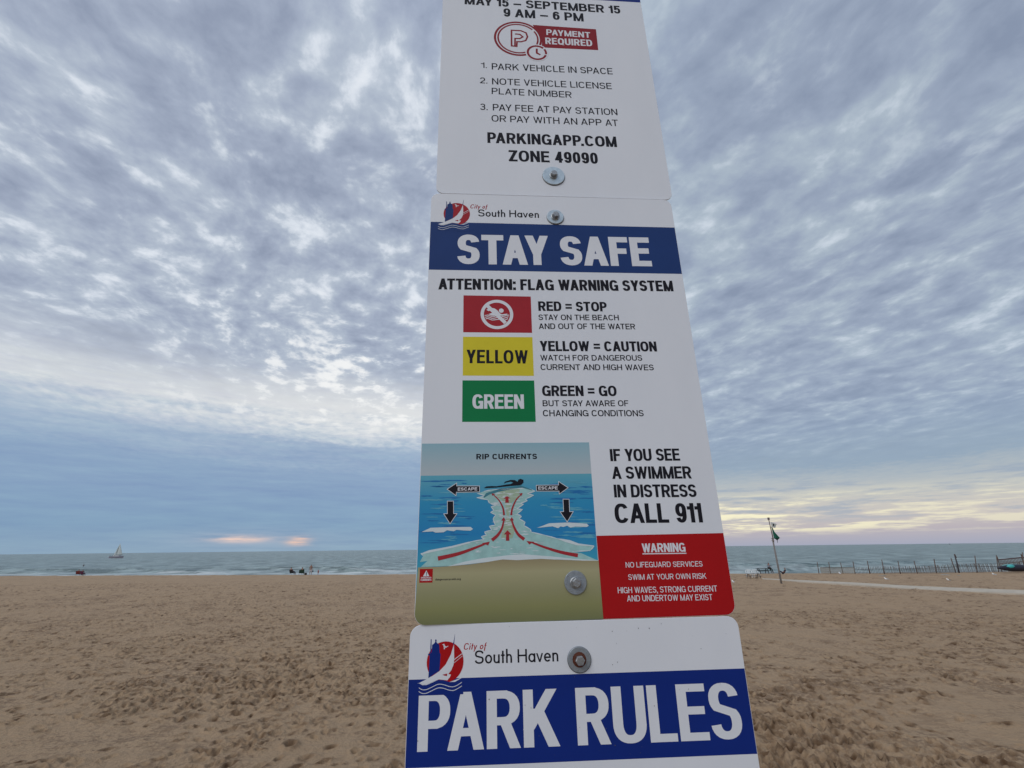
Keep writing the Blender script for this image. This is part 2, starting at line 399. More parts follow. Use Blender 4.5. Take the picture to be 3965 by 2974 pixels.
sand = obj('sand', sand_me, M['sand']); sand['kind'] = 'structure'

# ------------------------------------------------------------------ lake
wr = np.concatenate([np.linspace(-9, 6, 26), np.linspace(6, 70, 110)[1:], 70*np.geomspace(1, 500, 90)[1:]])
wu = np.tan(np.linspace(-1.52, 1.52, 700))         # spread of x, dense ahead
wu = np.sign(wu)*np.minimum(np.abs(wu), 12)
WRr, WU = np.meshgrid(wr, np.linspace(-1, 1, 720), indexing='ij')
WX = (WU*.4+WU**3*.6)*(420+WRr*7.0)
WYy = shore(WX)+WRr
wf1 = field(1440, 900, 20, 31); wf2 = field(1440, 900, 7, 32)
jj = np.clip(((WU+1)*719).astype(int), 0, 1439)
def wn(fld, sy):
    ii = (np.abs(WRr)*sy).astype(int) % 899; return fld[ii, jj]
phase = WRr*.62+wn(wf1, .5)*6.5
amp = .20*np.exp(-((WRr-22)/26)**2)*(.35+1.5*np.clip(wn(wf1, 1.3)+.3, 0, 1))
amp = np.where(WRr > 4, amp, amp*.2)
WZ = ZW+amp*(np.exp(2.2*(np.sin(phase)-1))*2.2-.45)+.05*wn(wf2, 2.2)*np.clip(1-WRr/300, 0, 1)
WZ = np.where(WRr > 300, ZW, WZ)
water_me = grid_mesh('lake', WX, WYy, WZ)
def water_material():
    m = bpy.data.materials.new('lake_water'); m.use_nodes = True; k = NT(m.node_tree); b = k.n['Principled BSDF']
    o = k.n.new('ShaderNodeTexCoord').outputs['Object']; ox, oy, oz = k.sep(o)
    q = k.comb(k.m('MULTIPLY', ox, .20), k.m('MULTIPLY', oy, .075), 0)
    chop = k.noise(q, 1, 6, .68); chop2 = k.noise(k.comb(k.m('MULTIPLY', ox, .02), k.m('MULTIPLY', oy, .05), 3), 1, 4, .6)
    c = k.mix(k.smooth(chop, .42, .60), (.05, .095, .095), (.31, .40, .385))
    c = k.mix(k.m('MULTIPLY', k.smooth(chop2, .4, .7), .35), c, (.12, .175, .17))
    # foam: broken lines close to the beach
    fo = k.noise(k.comb(k.m('MULTIPLY', ox, .05), k.m('MULTIPLY', oy, .42), 7), 1, 6, .66)
    nearsh = k.m('SUBTRACT', 1, k.smooth(oy, 98, 150))
    fm = k.m('MULTIPLY', k.m('SUBTRACT', 1, k.m('MULTIPLY', k.smooth(ox, 0, 45), .6)), k.smooth(k.m('ADD', fo, k.m('MULTIPLY', nearsh, .17)), .615, .70)); fm = k.m('MULTIPLY', fm, nearsh)
    c = k.mix(k.m('MULTIPLY', fm, .9), c, (.62, .66, .65))
    k.put(b.inputs['Base Color'], c)
    b.inputs['Roughness'].default_value = .33; b.inputs['IOR'].default_value = 1.33; b.inputs['Specular IOR Level'].default_value = .42
    bn = k.n.new('ShaderNodeBump'); bn.inputs['Strength'].default_value = 1; bn.inputs['Distance'].default_value = .55
    k.put(bn.inputs['Height'], k.m('ADD', k.noise(k.comb(k.m('MULTIPLY', ox, .22), k.m('MULTIPLY', oy, .7), 0), 1, 5, .62), k.m('MULTIPLY', k.noise(k.comb(k.m('MULTIPLY', ox, 1.2), k.m('MULTIPLY', oy, 2.2), 0), 1, 3, .6), .18)))
    k.put(b.inputs['Normal'], bn.outputs[0])
    return m
M['water'] = water_material()
lake = obj('lake', water_me, M['water']); lake['kind'] = 'structure'

# ------------------------------------------------------------------ pale access path rolled out over the sand
ptop = [(2952, 2242), (3010, 2244.5), (3100, 2249.0), (3300, 2258), (3500, 2270), (3700, 2279), (3965, 2289), (4300, 2301)]
pbot = [(2952, 2244.5), (3010, 2248.5), (3100, 2255.5), (3300, 2267), (3500, 2281), (3700, 2292), (3965, 2304), (4300, 2317)]
pv, pf = [], []
def subdiv(l, k=10):
    out = []
    for a, b in zip(l[:-1], l[1:]):
        for i in range(k): out.append((a[0]+(b[0]-a[0])*i/k, a[1]+(b[1]-a[1])*i/k))
    return out+[l[-1]]
for a, b in zip(subdiv(ptop), subdiv(pbot)):
    for j in range(3):
        g = ground(a[0]+(b[0]-a[0])*j/2, a[1]+(b[1]-a[1])*j/2)
        pv.append((g.x, g.y, g.z+.09))
nrow = len(pv)//3
for i in range(nrow-1):
    for j in range(2): pf.append([i*3+j, i*3+j+1, (i+1)*3+j+1, (i+1)*3+j])
b0 = len(pv)                                        # skirts give the mat its thickness
for i in range(nrow):
    for j in (0, 2): x, y, z = pv[i*3+j]; pv.append((x, y, z-.35))
for i in range(nrow-1):
    pf.append([i*3, (i+1)*3, b0+(i+1)*2, b0+i*2]); pf.append([i*3+2, b0+i*2+1, b0+(i+1)*2+1, (i+1)*3+2])
path = obj('path', mesh('path', pv, pf), mat('pale_path', (.50, .43, .34), .9, var=.35, vscale=1.6)); path['kind'] = 'structure'

# ================================================================== lettering: stroke-built sans capitals
def arc(cu, cv, ru, rv, a0, a1, nseg=14, e=2.35):
    out = []
    for i in range(nseg+1):
        a = R_(a0+(a1-a0)*i/nseg); c, s = math.cos(a), math.sin(a)
        out.append((cu+ru*math.copysign(abs(c)**(2/e), c), cv+rv*math.copysign(abs(s)**(2/e), s)))
    return out
# v: vertical bar(u, y0, y1)  h: horizontal bar(v, x0, x1)  d: diagonal(u0, y0, u1, y1, k)  p: path
G = {
 'A': (.70, [('d', 0, 0, .5, 1, 1.02), ('d', 1, 0, .5, 1, 1.02), ('h', .27, .22, .78)]),
 'B': (.66, [('v', 0, 0, 1), ('h', 1, 0, .62), ('h', .53, 0, .62), ('h', 0, 0, .62), ('p', arc(.5, .765, .42, .235, 90, -90)), ('p', arc(.5, .265, .5, .265, 90, -90))]),
 'C': (.68, [('p', arc(.5, .5, .5, .5, 32, 328, 28, 2.5))]),
 'D': (.67, [('v', 0, 0, 1), ('h', 1, 0, .55), ('h', 0, 0, .55), ('p', arc(.4, .5, .6, .5, 90, -90, 20, 2.6))]),
 'E': (.58, [('v', 0, 0, 1), ('h', 1, 0, 1), ('h', .53, 0, .93), ('h', 0, 0, 1)]),
 'F': (.55, [('v', 0, 0, 1), ('h', 1, 0, 1), ('h', .51, 0, .9)]),
 'G': (.71, [('p', arc(.5, .5, .5, .5, 32, 318, 28, 2.5)), ('v', 1, .0, .5), ('h', .45, .55, 1)]),
 'H': (.66, [('v', 0, 0, 1), ('v', 1, 0, 1), ('h', .53, .1, .9)]),
 'I': (0, [('v', .5, 0, 1)]),
 'K': (.69, [('v', 0, 0, 1), ('d', 0, .30, .95, 1, 1.1), ('d', 1, 0, .36, .66, 1.15)]),
 'L': (.54, [('v', 0, 0, 1), ('h', 0, 0, 1)]),
 'M': (.80, [('v', 0, 0, 1), ('v', 1, 0, 1), ('d', 0, 1, .5, 0, .85), ('d', 1, 1, .5, 0, .85)]),
 'N': (.66, [('v', 0, 0, 1), ('v', 1, 0, 1), ('d', 0, 1, 1, 0, 1.0)]),
 'O': (.72, [('p', arc(.5, .5, .5, .5, 0, 360, 36, 2.5))]),
 'P': (.62, [('v', 0, 0, 1), ('h', 1, 0, .62), ('h', .44, 0, .62), ('p', arc(.5, .72, .5, .28, 90, -90))]),
 'Q': (.72, [('p', arc(.5, .5, .5, .5, 0, 360, 36, 2.5)), ('d', .62, .22, 1.05, -.05, .9)]),
 'R': (.66, [('v', 0, 0, 1), ('h', 1, 0, .62), ('h', .46, 0, .62), ('p', arc(.48, .73, .5, .27, 90, -90)), ('d', .98, 0, .55, .46, 1.05)]),
 'S': (.62, [('p', arc(.5, .755, .48, .245, 8, 225, 16, 2.3)+arc(.5, .262, .5, .262, 45, -172, 16, 2.3))]),
 'T': (.62, [('v', .5, 0, 1), ('h', 1, 0, 1)]),
 'U': (.66, [('v', 0, .30, 1), ('v', 1, .30, 1), ('p', arc(.5, .32, .5, .32, 180, 360, 18, 2.4))]),
 'V': (.66, [('d', 0, 1, .5, 0, 1.02), ('d', 1, 1, .5, 0, 1.02)]),
 'W': (.97, [('d', 0, 1, .26, 0, .92), ('d', .5, 1, .26, 0, .88), ('d', .5, 1, .74, 0, .88), ('d', 1, 1, .74, 0, .92)]),
 'X': (.66, [('d', 0, 0, 1, 1, 1.1), ('d', 1, 0, 0, 1, 1.1)]),
 'Y': (.66, [('d', 0, 1, .5, .36, 1.05), ('d', 1, 1, .5, .36, 1.05), ('v', .5, 0, .44)]),
 'Z': (.60, [('h', 1, 0, 1), ('h', 0, 0, 1), ('d', 0, .05, 1, .95, 1.15)]),
 '0': (.53, [('p', arc(.5, .5, .5, .5, 0, 360, 32, 2.6))]),
 '1': (.34, [('v', 1, 0, 1), ('h', .80, 0, .8)]),
 '2': (.53, [('p', arc(.5, .70, .5, .30, 172, -32, 16)+[(.42, .30), (.06, .07)]), ('h', 0, 0, 1)]),
 '3': (.53, [('p', arc(.5, .755, .44, .245, 165, -80, 14)), ('p', arc(.5, .262, .5, .262, 80, -165, 14)), ('h', .52, .35, .6)]),
 '4': (.55, [('v', .76, 0, 1), ('h', .24, 0, 1), ('d', 0, .26, .72, .98, 1.0)]),
 '5': (.53, [('h', 1, .12, .95), ('v', .08, .44, 1), ('p', arc(.48, .325, .52, .325, 135, -168, 18))]),
 '6': (.53, [('p', arc(.5, .315, .5, .315, 0, 360, 26)), ('p', [(0, .33), (0, .55)]+arc(.5, .62, .5, .38, 175, 25, 14))]),
 '9': (.53, [('p', arc(.5, .685, .5, .315, 0, 360, 26)), ('p', [(1, .67), (1, .45)]+arc(.5, .38, .5, .38, -5, -155, 14))]),
 '.': (0, [('v', .5, 0, -1)]), ',': (0, [('v', .5, -.14, -1)]), ':': (0, [('v', .5, 0, -1), ('v', .5, .55, -2)]),
 '!': (0, [('v', .5, 0, -1), ('v', .5, .28, 1)]),
 '-': (.62, [('h', .36, 0, 1)]), '=': (.56, [('h', .70, 0, 1), ('h', .30, 0, 1)]),
 'o': (.50, [('p', arc(.5, .31, .5, .31, 0, 360, 26, 2))]), 'u': (.44, [('v', 0, .25, .66), ('v', 1, 0, .66), ('p', arc(.5, .27, .5, .27, 180, 360))]),
 't': (.26, [('v', .5, 0, .92), ('h', .60, 0, 1)]), 'h': (.42, [('v', 0, 0, 1.05), ('v', 1, 0, .38), ('p', arc(.5, .36, .5, .26, 0, 180))]),
 'n': (.42, [('v', 0, 0, .66), ('v', 1, 0, .38), ('p', arc(.5, .36, .5, .26, 0, 180))]),
 'a': (.50, [('p', arc(.5, .31, .5, .31, 0, 360, 26, 2)), ('v', 1, 0, .66)]), 'v': (.50, [('d', 0, .66, .5, 0, .9), ('d', 1, .66, .5, 0, .9)]),
 'e': (.50, [('p', arc(.5, .31, .5, .31, 0, 318, 24, 2)), ('h', .31, .08, .98)]),
 'd': (.50, [('p', arc(.5, .31, .5, .31, 0, 360, 26, 2)), ('v', 1, 0, 1)]), 'g': (.50, [('p', arc(.5, .31, .5, .31, 0, 360, 26, 2)), ('v', 1, -.1, .66), ('p', arc(.5, -.06, .5, .2, 0, -160))]),
 'r': (.26, [('v', 0, 0, .66), ('p', arc(.95, .36, .95, .26, 95, 180))]), 's': (.36, [('p', arc(.5, .46, .46, .15, 8, 225)+arc(.5, .155, .5, .155, 45, -172))]),
 'c': (.46, [('p', arc(.5, .31, .5, .31, 40, 320, 22, 2))]),
 'i': (0, [('v', .5, 0, .62), ('v', .5, .80, -1)]), 'y': (.46, [('d', 0, .64, .5, 0, .9), ('d', 1, .64, .3, -.32, .9)]),
 'f': (.30, [('v', .3, -.25, .85), ('h', .60, 0, .9), ('p', arc(.75, .82, .45, .2, 60, 180))]),
}
KERN = {'PA': .10, 'AY': .12, 'YA': .10, 'TA': .09, 'AT': .09, 'AV': .10, 'VA': .10, 'WA': .07, 'AW': .07, 'LT': .09, 'LA': -.0, 'FA': .05, 'AP': .0, 'RT': .02, 'PL': 0, 'Y ': .03, '11': .02, 'RK': 0, 'KI': 0, 'P.': .10, 'SA': .02, 'AS': .01, 'A ': .03, ' A': .03, 'ST': .01, 'YO': .04, 'LO': .02, 'av': .04, 've': .04, 'ty': .04}
class Print:
    """flat shapes laid on one sign's sheet, in the sign's own (u right, out, v up) metres"""
    def __init__(s): s.v = []; s.f = []; s.k = 0
    def poly(s, pts, h):
        b = len(s.v); s.v += [(p[0], -(h*.3+s.k*5e-6), p[1]) for p in pts]
        idx = list(range(b, b+len(pts)))
        area = sum(pts[i][0]*pts[(i+1) % len(pts)][1]-pts[(i+1) % len(pts)][0]*pts[i][1] for i in range(len(pts)))
        s.f.append(idx if area > 0 else idx[::-1])
    def strip(s, pts, w, h, wy=None, closed=False):
        """stroke along pts; w one width or a list; wy scales the width for level strokes"""
        wy = wy or (w if not isinstance(w, list) else w[0]); N_ = len(pts)
        sx = (w[0] if isinstance(w, list) else w); L, Rg = [], []
        q = [(p[0]/sx, p[1]/wy) for p in pts]
        for i in range(N_):
            if closed: a, c = q[(i-1) % N_], q[(i+1) % N_]
            else: a, c = q[max(i-1, 0)], q[min(i+1, N_-1)]
            b = q[i]; d1 = (b[0]-a[0], b[1]-a[1]); d2 = (c[0]-b[0], c[1]-b[1])
            l1 = math.hypot(*d1) or 1; l2 = math.hypot(*d2) or 1
            if d1 == (0, 0): d1, l1 = d2, l2
            if d2 == (0, 0): d2, l2 = d1, l1
            nx, ny = -(d1[1]/l1+d2[1]/l2), (d1[0]/l1+d2[0]/l2); ln = math.hypot(nx, ny) or 1; nx /= ln; ny /= ln
            cs = max(.35, nx*-d1[1]/l1+ny*d1[0]/l1); ww = .5/cs*((w[i]/sx) if isinstance(w, list) else 1)
            L.append(((b[0]+nx*ww)*sx, (b[1]+ny*ww)*wy)); Rg.append(((b[0]-nx*ww)*sx, (b[1]-ny*ww)*wy))
        b = len(s.v); hh = -(h*.3+s.k*5e-6)
        for l, r in zip(L, Rg): s.v += [(l[0], hh, l[1]), (r[0], hh, r[1])]
        for i in range(N_ if closed else N_-1):
            j = (i+1) % N_; s.f.append([b+2*i, b+2*i+1, b+2*j+1, b+2*j])
    def circle(s, c, r, h, nseg=40): s.poly([(c[0]+r*math.cos(2*math.pi*i/nseg), c[1]+r*math.sin(2*math.pi*i/nseg)) for i in range(nseg)], h)
    def ring(s, c, r, w, h, a0=0, a1=360, nseg=48):
        s.strip([(c[0]+r*math.cos(R_(a0+(a1-a0)*i/nseg)), c[1]+r*math.sin(R_(a0+(a1-a0)*i/nseg))) for i in range(nseg+(a1-a0 < 360))], w, h, closed=a1-a0 >= 360)
    def build(s, name, m, parent): return obj(name, mesh(name, s.v, s.f), m, parent)

def text(pr, txt, A_, B_, cap, st, sh, h, shear=0, gap=.09, space=.30, squeeze=None):
    """set txt from A_ to B_ (u,v); cap height, stem st and bar sh as fractions of cap"""
    adv = 0; items = []
    for ch in txt:
        if ch == ' ': adv += space-gap*0; continue
        w, prim = G[ch]; w = max(w, 0) if w else 0
        items.append((adv, w, prim)); adv += (w if w else .0)+(0 if w else .0)+gap+(.0 if w else .0)
        if not w: adv += .14
    last = items[-1]; total = last[0]+(last[1] if last[1] else .14)
    L = math.hypot(B_[0]-A_[0], B_[1]-A_[1]); ex = (B_[0]-A_[0])/L, (B_[1]-A_[1])/L; kx = L/(total*cap)
    stw = st/kx                                     # stem in unscaled units so it keeps its true width
    # narrow glyphs take exactly one stem: relayout with true stem widths
    adv = 0; items = []
    for ci, ch in enumerate(txt):
        adv -= KERN.get(txt[ci-1:ci+1] if ci else '', 0)
        if ch == ' ': adv += space; continue
        w, prim = G[ch]
        if not w: w = stw
        elif ch == '1': w = .34
        items.append((adv, w, prim)); adv += w+gap
    total = items[-1][0]+items[-1][1]; kx = L/(total*cap); stw = st/kx
    def out(x, y):
        X_ = x*cap*kx+y*cap*shear; Y_ = y*cap
        return (A_[0]+ex[0]*X_-ex[1]*Y_, A_[1]+ex[1]*X_+ex[0]*Y_)
    for a, w, prim in items:
        pu = lambda u: a+stw/2+u*(w-stw)
        pv_ = lambda v: sh/2+v*(1-sh)
        pr.k = 0
        for p in prim:
            pr.k += 1
            if p[0] == 'v':
                y0, y1 = p[2], p[3]
                if y1 == -1: y1 = y0+st if y0 >= 0 else st
                if y1 == -2: y1 = y0+st
                x = pu(p[1]) if w > stw*1.01 else a+w/2
                pr.poly([out(x-stw/2, y0), out(x+stw/2, y0), out(x+stw/2, y1), out(x-stw/2, y1)], h)
            elif p[0] == 'h':
                y = pv_(p[1]); pr.poly([out(a+p[2]*w, y-sh/2), out(a+p[3]*w, y-sh/2), out(a+p[3]*w, y+sh/2), out(a+p[2]*w, y+sh/2)], h)
            elif p[0] == 'd':
                x0, x1 = pu(p[1]), pu(p[3]); hw = stw*p[5]/2
                pr.poly([out(x0-hw, p[2]), out(x0+hw, p[2]), out(x1+hw, p[4]), out(x1-hw, p[4])], h)
            else:
                pts = [(pu(u), pv_(v)) for u, v in p[1]]
                closed = len(pts) > 20 and math.hypot(pts[0][0]-pts[-1][0], pts[0][1]-pts[-1][1]) < 1e-6
                if closed: pts = pts[:-1]
                # offset in a space where stem and bar are both one unit, then place
                tmp = Print(); tmp.strip(pts, stw, 0, sh, closed)
                b = len(pr.v)
                for vv in tmp.v:
                    X_, Y_ = out(vv[0], vv[2]); pr.v.append((X_, -(h*.3+pr.k*5e-6), Y_))
                pr.f += [[b+i for i in ff] for ff in tmp.f]
    pr.k = 0

# ================================================================== the signs
def sgnR(a, b, c): return Matrix.Rotation(a, 3, 'Z') @ Matrix.Rotation(b, 3, 'X') @ Matrix.Rotation(c, 3, 'Y')
class Sign:
    def __init__(s, name, pose, h, label):
        s.O = Vector(pose[:3]); s.R = sgnR(*pose[3:]); s.Wd = .457; s.h = h
        s.e = empty(name, s.O, label, 'sign', rot=s.R.to_euler())
        # plate with rounded corners, 2.5 mm thick, softened edge
        r = .0145; pts = []
        for cx, cy, a0 in ((s.Wd-r, r, -90), (s.Wd-r, h-r, 0), (r, h-r, 90), (r, r, 180)):
            for i in range(9): a = R_(a0+90*i/8); pts.append((cx+r*math.cos(a), cy+r*math.sin(a)))
        s.outline = pts; N_ = len(pts); v = []; f = []
        cen = (s.Wd/2, h/2)
        for y, ins in ((0, .0004), (.0003, 0), (.0022, 0), (.0025, .0004)):
            for p in pts:
                dx, dy = cen[0]-p[0], cen[1]-p[1]; l = math.hypot(dx, dy); v.append((p[0]+dx/l*ins, y, p[1]+dy/l*ins))
        f.append(list(range(N_)))
        for k in range(3):
            for i in range(N_): j = (i+1) % N_; f.append([k*N_+j, k*N_+i, (k+1)*N_+i, (k+1)*N_+j])
        f.append([3*N_+i for i in range(N_)][::-1])
        obj('plate', mesh('plate', v, f), M['white'], s.e)
    def uv(s, x, y):
        d = ray(x, y); nn = s.R.col[1]; t = (s.O @ nn)/(d @ nn); q = s.R.transposed() @ (d*t-s.O); return (q.x, q.z)
    def clip(s, p, m=.0): return (min(max(p[0], m), s.Wd-m), min(max(p[1], m), s.h-m))
    def shape(s, name, pts, m, h, clip=True):
        pr = Print(); q = [s.uv(*p) for p in pts]
        if clip: q = [s.clip(p) for p in q]
        pr.poly(q, h); return pr.build(name, m, s.e)
    def band(s, name, v0, v1, m, h, inset=.0006):
        """full-width field that follows the plate's rounded corners"""
        pts = [(min(max(p[0], inset), s.Wd-inset), p[1]) for p in s.outline]
        pr = Print()
        # clip outline polygon to v0..v1
        def clipy(poly, lim, keep):
            out_ = []
            for i in range(len(poly)):
                a, b = poly[i], poly[(i+1) % len(poly)]; ia, ib = keep(a[1]), keep(b[1])
                if ia: out_.append(a)
                if ia != ib: t = (lim-a[1])/(b[1]-a[1]); out_.append((a[0]+(b[0]-a[0])*t, lim))
            return out_
        q = clipy(pts, v0, lambda y: y >= v0); q = clipy(q, v1, lambda y: y <= v1)
        pr.poly(q, h); return pr.build(name, m, s.e)
    def line(s, txt, a, b, cap, m, st=.20, sh=.165, h=.0006, **kw):
        A_, B_ = s.uv(*a), s.uv(*b); mx_, my_ = (a[0]+b[0])/2, (a[1]+b[1])/2
        c = s.uv(mx_, my_-cap)[1]-s.uv(mx_, my_)[1]
        pr = Print(); text(pr, txt, A_, B_, c, st, sh, h, **kw); return pr.build('lettering', m, s.e)
    def bolt(s, x, y, r_px, kind):
        c = s.uv(x, y); c2 = s.uv(x+r_px, y); r = c2[0]-c[0]
        mtx = Matrix(((1, 0, 0, c[0]), (0, 0, -1, 0), (0, 1, 0, c[1]), (0, 0, 0, 1)))   # local z -> out of the sign (-y)
        hole = .0045
        gp = Print(); gp.ring((c[0]+.0002, c[1]-.0005), r+.0001, .0011, .0004); gp.build('shade_and_grime', M['shade_and_grime'], s.e)  # dark ring paints the washer's contact shadow onto the sheet
        wm = {'bright': M['zinc'], 'dull': M['zincdull'], 'rusty': M['zincdull']}[kind]
        mb = MB().lathe([(r, .0006), (r, .0020), (r-.0006, .0026), (hole, .0026), (hole*.9, .002)], 40, mtx); mb.build('washer', wm, s.e, False)
        if kind == 'rusty': MB().lathe([(r*.6, .0026), (r*.59, .0031), (hole, .0033)], 32, mtx).build('rust_ring', M['rust'], s.e)
        MB().lathe([(.0078, .0027), (.0080, .0040), (.0070, .0046), (.0050, .0046)], 32, mtx).build('flange', M['rust'] if kind == 'rusty' else M['bolt'], s.e)
        rot = mtx @ Matrix.Rotation(random.uniform(0, 1), 4, 'Z')
        hx = MB().lathe([(.0064, .0044), (.0064, .0100), (.0055, .0108), (.001, .0109)], 6, rot); hx.build('bolt_head', M['bolt'], s.e)

TOP = Sign('parking_sign', (-.1386, .7319, .6329, .0725, -.0015, -.0124), .76, 'upper white parking payment sign with red payment box, top of the three')
MID = Sign('stay_safe_sign', (-.1378, .7253, -.0984, .0695, -.002, -.0111), .7262, 'middle sign with blue STAY SAFE band, flag colour boxes and rip current picture')
BOT = Sign('park_rules_sign', (-.1432, .7274, -.0985, .0388, .0199, -.0111), .76, 'lowest white sign with deep blue PARK RULES band, under the STAY SAFE sign')
# the lowest sheet hangs down from its upper edge: move its frame down by its height
BOT.O = BOT.O-BOT.R.col[2]*BOT.h; BOT.e.location = BOT.O
r1 = lambda x, y: (1600+x*.4973, y*.4973)
r2 = lambda x, y: (1600+x*.5725, 700+y*.5725)
r3 = lambda x, y: (1580+x*.5967, 1650+y*.5967)
r4 = lambda x, y: (1550+x*.6465, 2350+y*.6465)
rl = lambda x, y: (1600+x*.3391, 2440+y*.3391)
rm = lambda x, y: (1650+x*.2712, 750+y*.2712)
rq = lambda x, y: (1620+x*.31646, 1800+y*.31646)
rs_ = lambda x, y: (1780+x*.14467, 1130+y*.14467)

# --- top sign
vb = TOP.uv(*r1(1765, 20))[1]
TOP.band('blue_band', vb, TOP.h, M['blue2'], .0002)
bold = dict(st=.235, sh=.185, gap=.06)
reg = dict(st=.145, sh=.125, gap=.11)
def T(f, s_, txt, x0, y0, x1, y1, cap, m, k=1, **kw): return s_.line(txt, f(x0, y0), f(x1, y1), cap*k, m, **kw)
T(r1, TOP, 'MAY 15 - SEPTEMBER 15', 400, 33, 1615, 107, 60, M['black'], .4973, st=.215, sh=.175, gap=.08)
T(r1, TOP, '9 AM - 6 PM', 703, 128, 1328, 168, 63, M['black'], .4973, st=.215, sh=.175, gap=.08)
for a in ((527, 528, 573, 530, '1.', 42), (520, 648, 577, 651, '2.', 45), (520, 855, 580, 858, '3.', 48)):
    T(r1, TOP, a[4], *a[:4], a[5], M['black'], .4973, **reg)
T(r1, TOP, 'PARK VEHICLE IN SPACE', 612, 541, 1555, 580, 48, M['black'], .4973, **reg)
T(r1, TOP, 'NOTE VEHICLE LICENSE', 614, 657, 1548, 695, 48, M['black'], .4973, **reg)
T(r1, TOP, 'PLATE NUMBER', 611, 732, 1235, 762, 48, M['black'], .4973, **reg)
T(r1, TOP, 'PAY FEE AT PAY STATION', 620, 860, 1592, 898, 50, M['black'], .4973, **reg)
T(r1, TOP, 'OR PAY WITH AN APP AT', 610, 946, 1597, 983, 50, M['black'], .4973, **reg)
T(r1, TOP, 'PARKINGAPP.COM', 578, 1113, 1588, 1146, 82, M['black'], .4973, st=.215, sh=.17, gap=.08)
T(r1, TOP, 'ZONE 49090', 745, 1256, 1441, 1276, 86, M['black'], .4973, st=.215, sh=.17, gap=.08)
TOP.shape('payment_box', [r1(930, 194), r1(1423, 228), r1(1441, 391), r1(1000, 370), r1(1003, 330)], M['darkred'], .0002)
T(r1, TOP, 'PAYMENT', 1037, 272, 1380, 296, 44, M['print_white'], .4973, h=.0004, st=.21, sh=.17)
T(r1, TOP, 'REQUIRED', 1030, 343, 1396, 361, 50, M['print_white'], .4973, h=.0004, st=.21, sh=.17)
c = TOP.uv(*r1(816, 300)); ro = TOP.uv(*r1(998, 306))[0]-c[0]; kx = ro/182
pr = Print(); pr.circle(c, ro+.001, .0003); cc = TOP.uv(*r1(963, 411)); pr.circle(cc, kx*88, .0009); pr.build('badge_ground', M['white'], TOP.e)
pr = Print(); pr.ring(c, ro-kx*4, kx*17, .0006, 0, 290); pr.ring(c, ro-kx*28, kx*13, .0006, 42, 292); pr.ring(c, ro-kx*28, kx*13, .0006, -25, 34); pr.ring(c, ro-kx*4, kx*17, .0006, -30, 0)
pr.ring(cc, kx*70, kx*17, .0012, -10, 34); pr.ring(cc, kx*70, kx*17, .0012, 44, 342)
pr.strip([TOP.uv(*r1(962, 380)), TOP.uv(*r1(962, 414)), TOP.uv(*r1(990, 428))], kx*15, .0012)
Pw = [(765, 236), (838, 240), (878, 256), (890, 287), (876, 316), (840, 326), (808, 325), (806, 362), (766, 358)]
pr.strip([TOP.uv(*r1(*p)) for p in Pw], kx*13, .0006, closed=True)
Pi = [(792, 360), (793, 300), (830, 301), (853, 288), (830, 268), (792, 265)]
pr.strip([TOP.uv(*r1(*p)) for p in Pi], kx*13, .0006)
pr.build('parking_badge', M['darkred'], TOP.e)
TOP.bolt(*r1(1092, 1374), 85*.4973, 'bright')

def smoothpath(pts, k=8):
    out_ = []
    P_ = [pts[0]]+pts+[pts[-1]]
    for i in range(1, len(P_)-2):
        p0, p1, p2, p3 = P_[i-1], P_[i], P_[i+1], P_[i+2]
        for j in range(k):
            t = j/k; out_.append(tuple(.5*((2*p1[a])+(-p0[a]+p2[a])*t+(2*p0[a]-5*p1[a]+4*p2[a]-p3[a])*t*t+(-p0[a]+3*p1[a]-3*p2[a]+p3[a])*t**3) for a in (0, 1)))
    return out_+[pts[-1]]
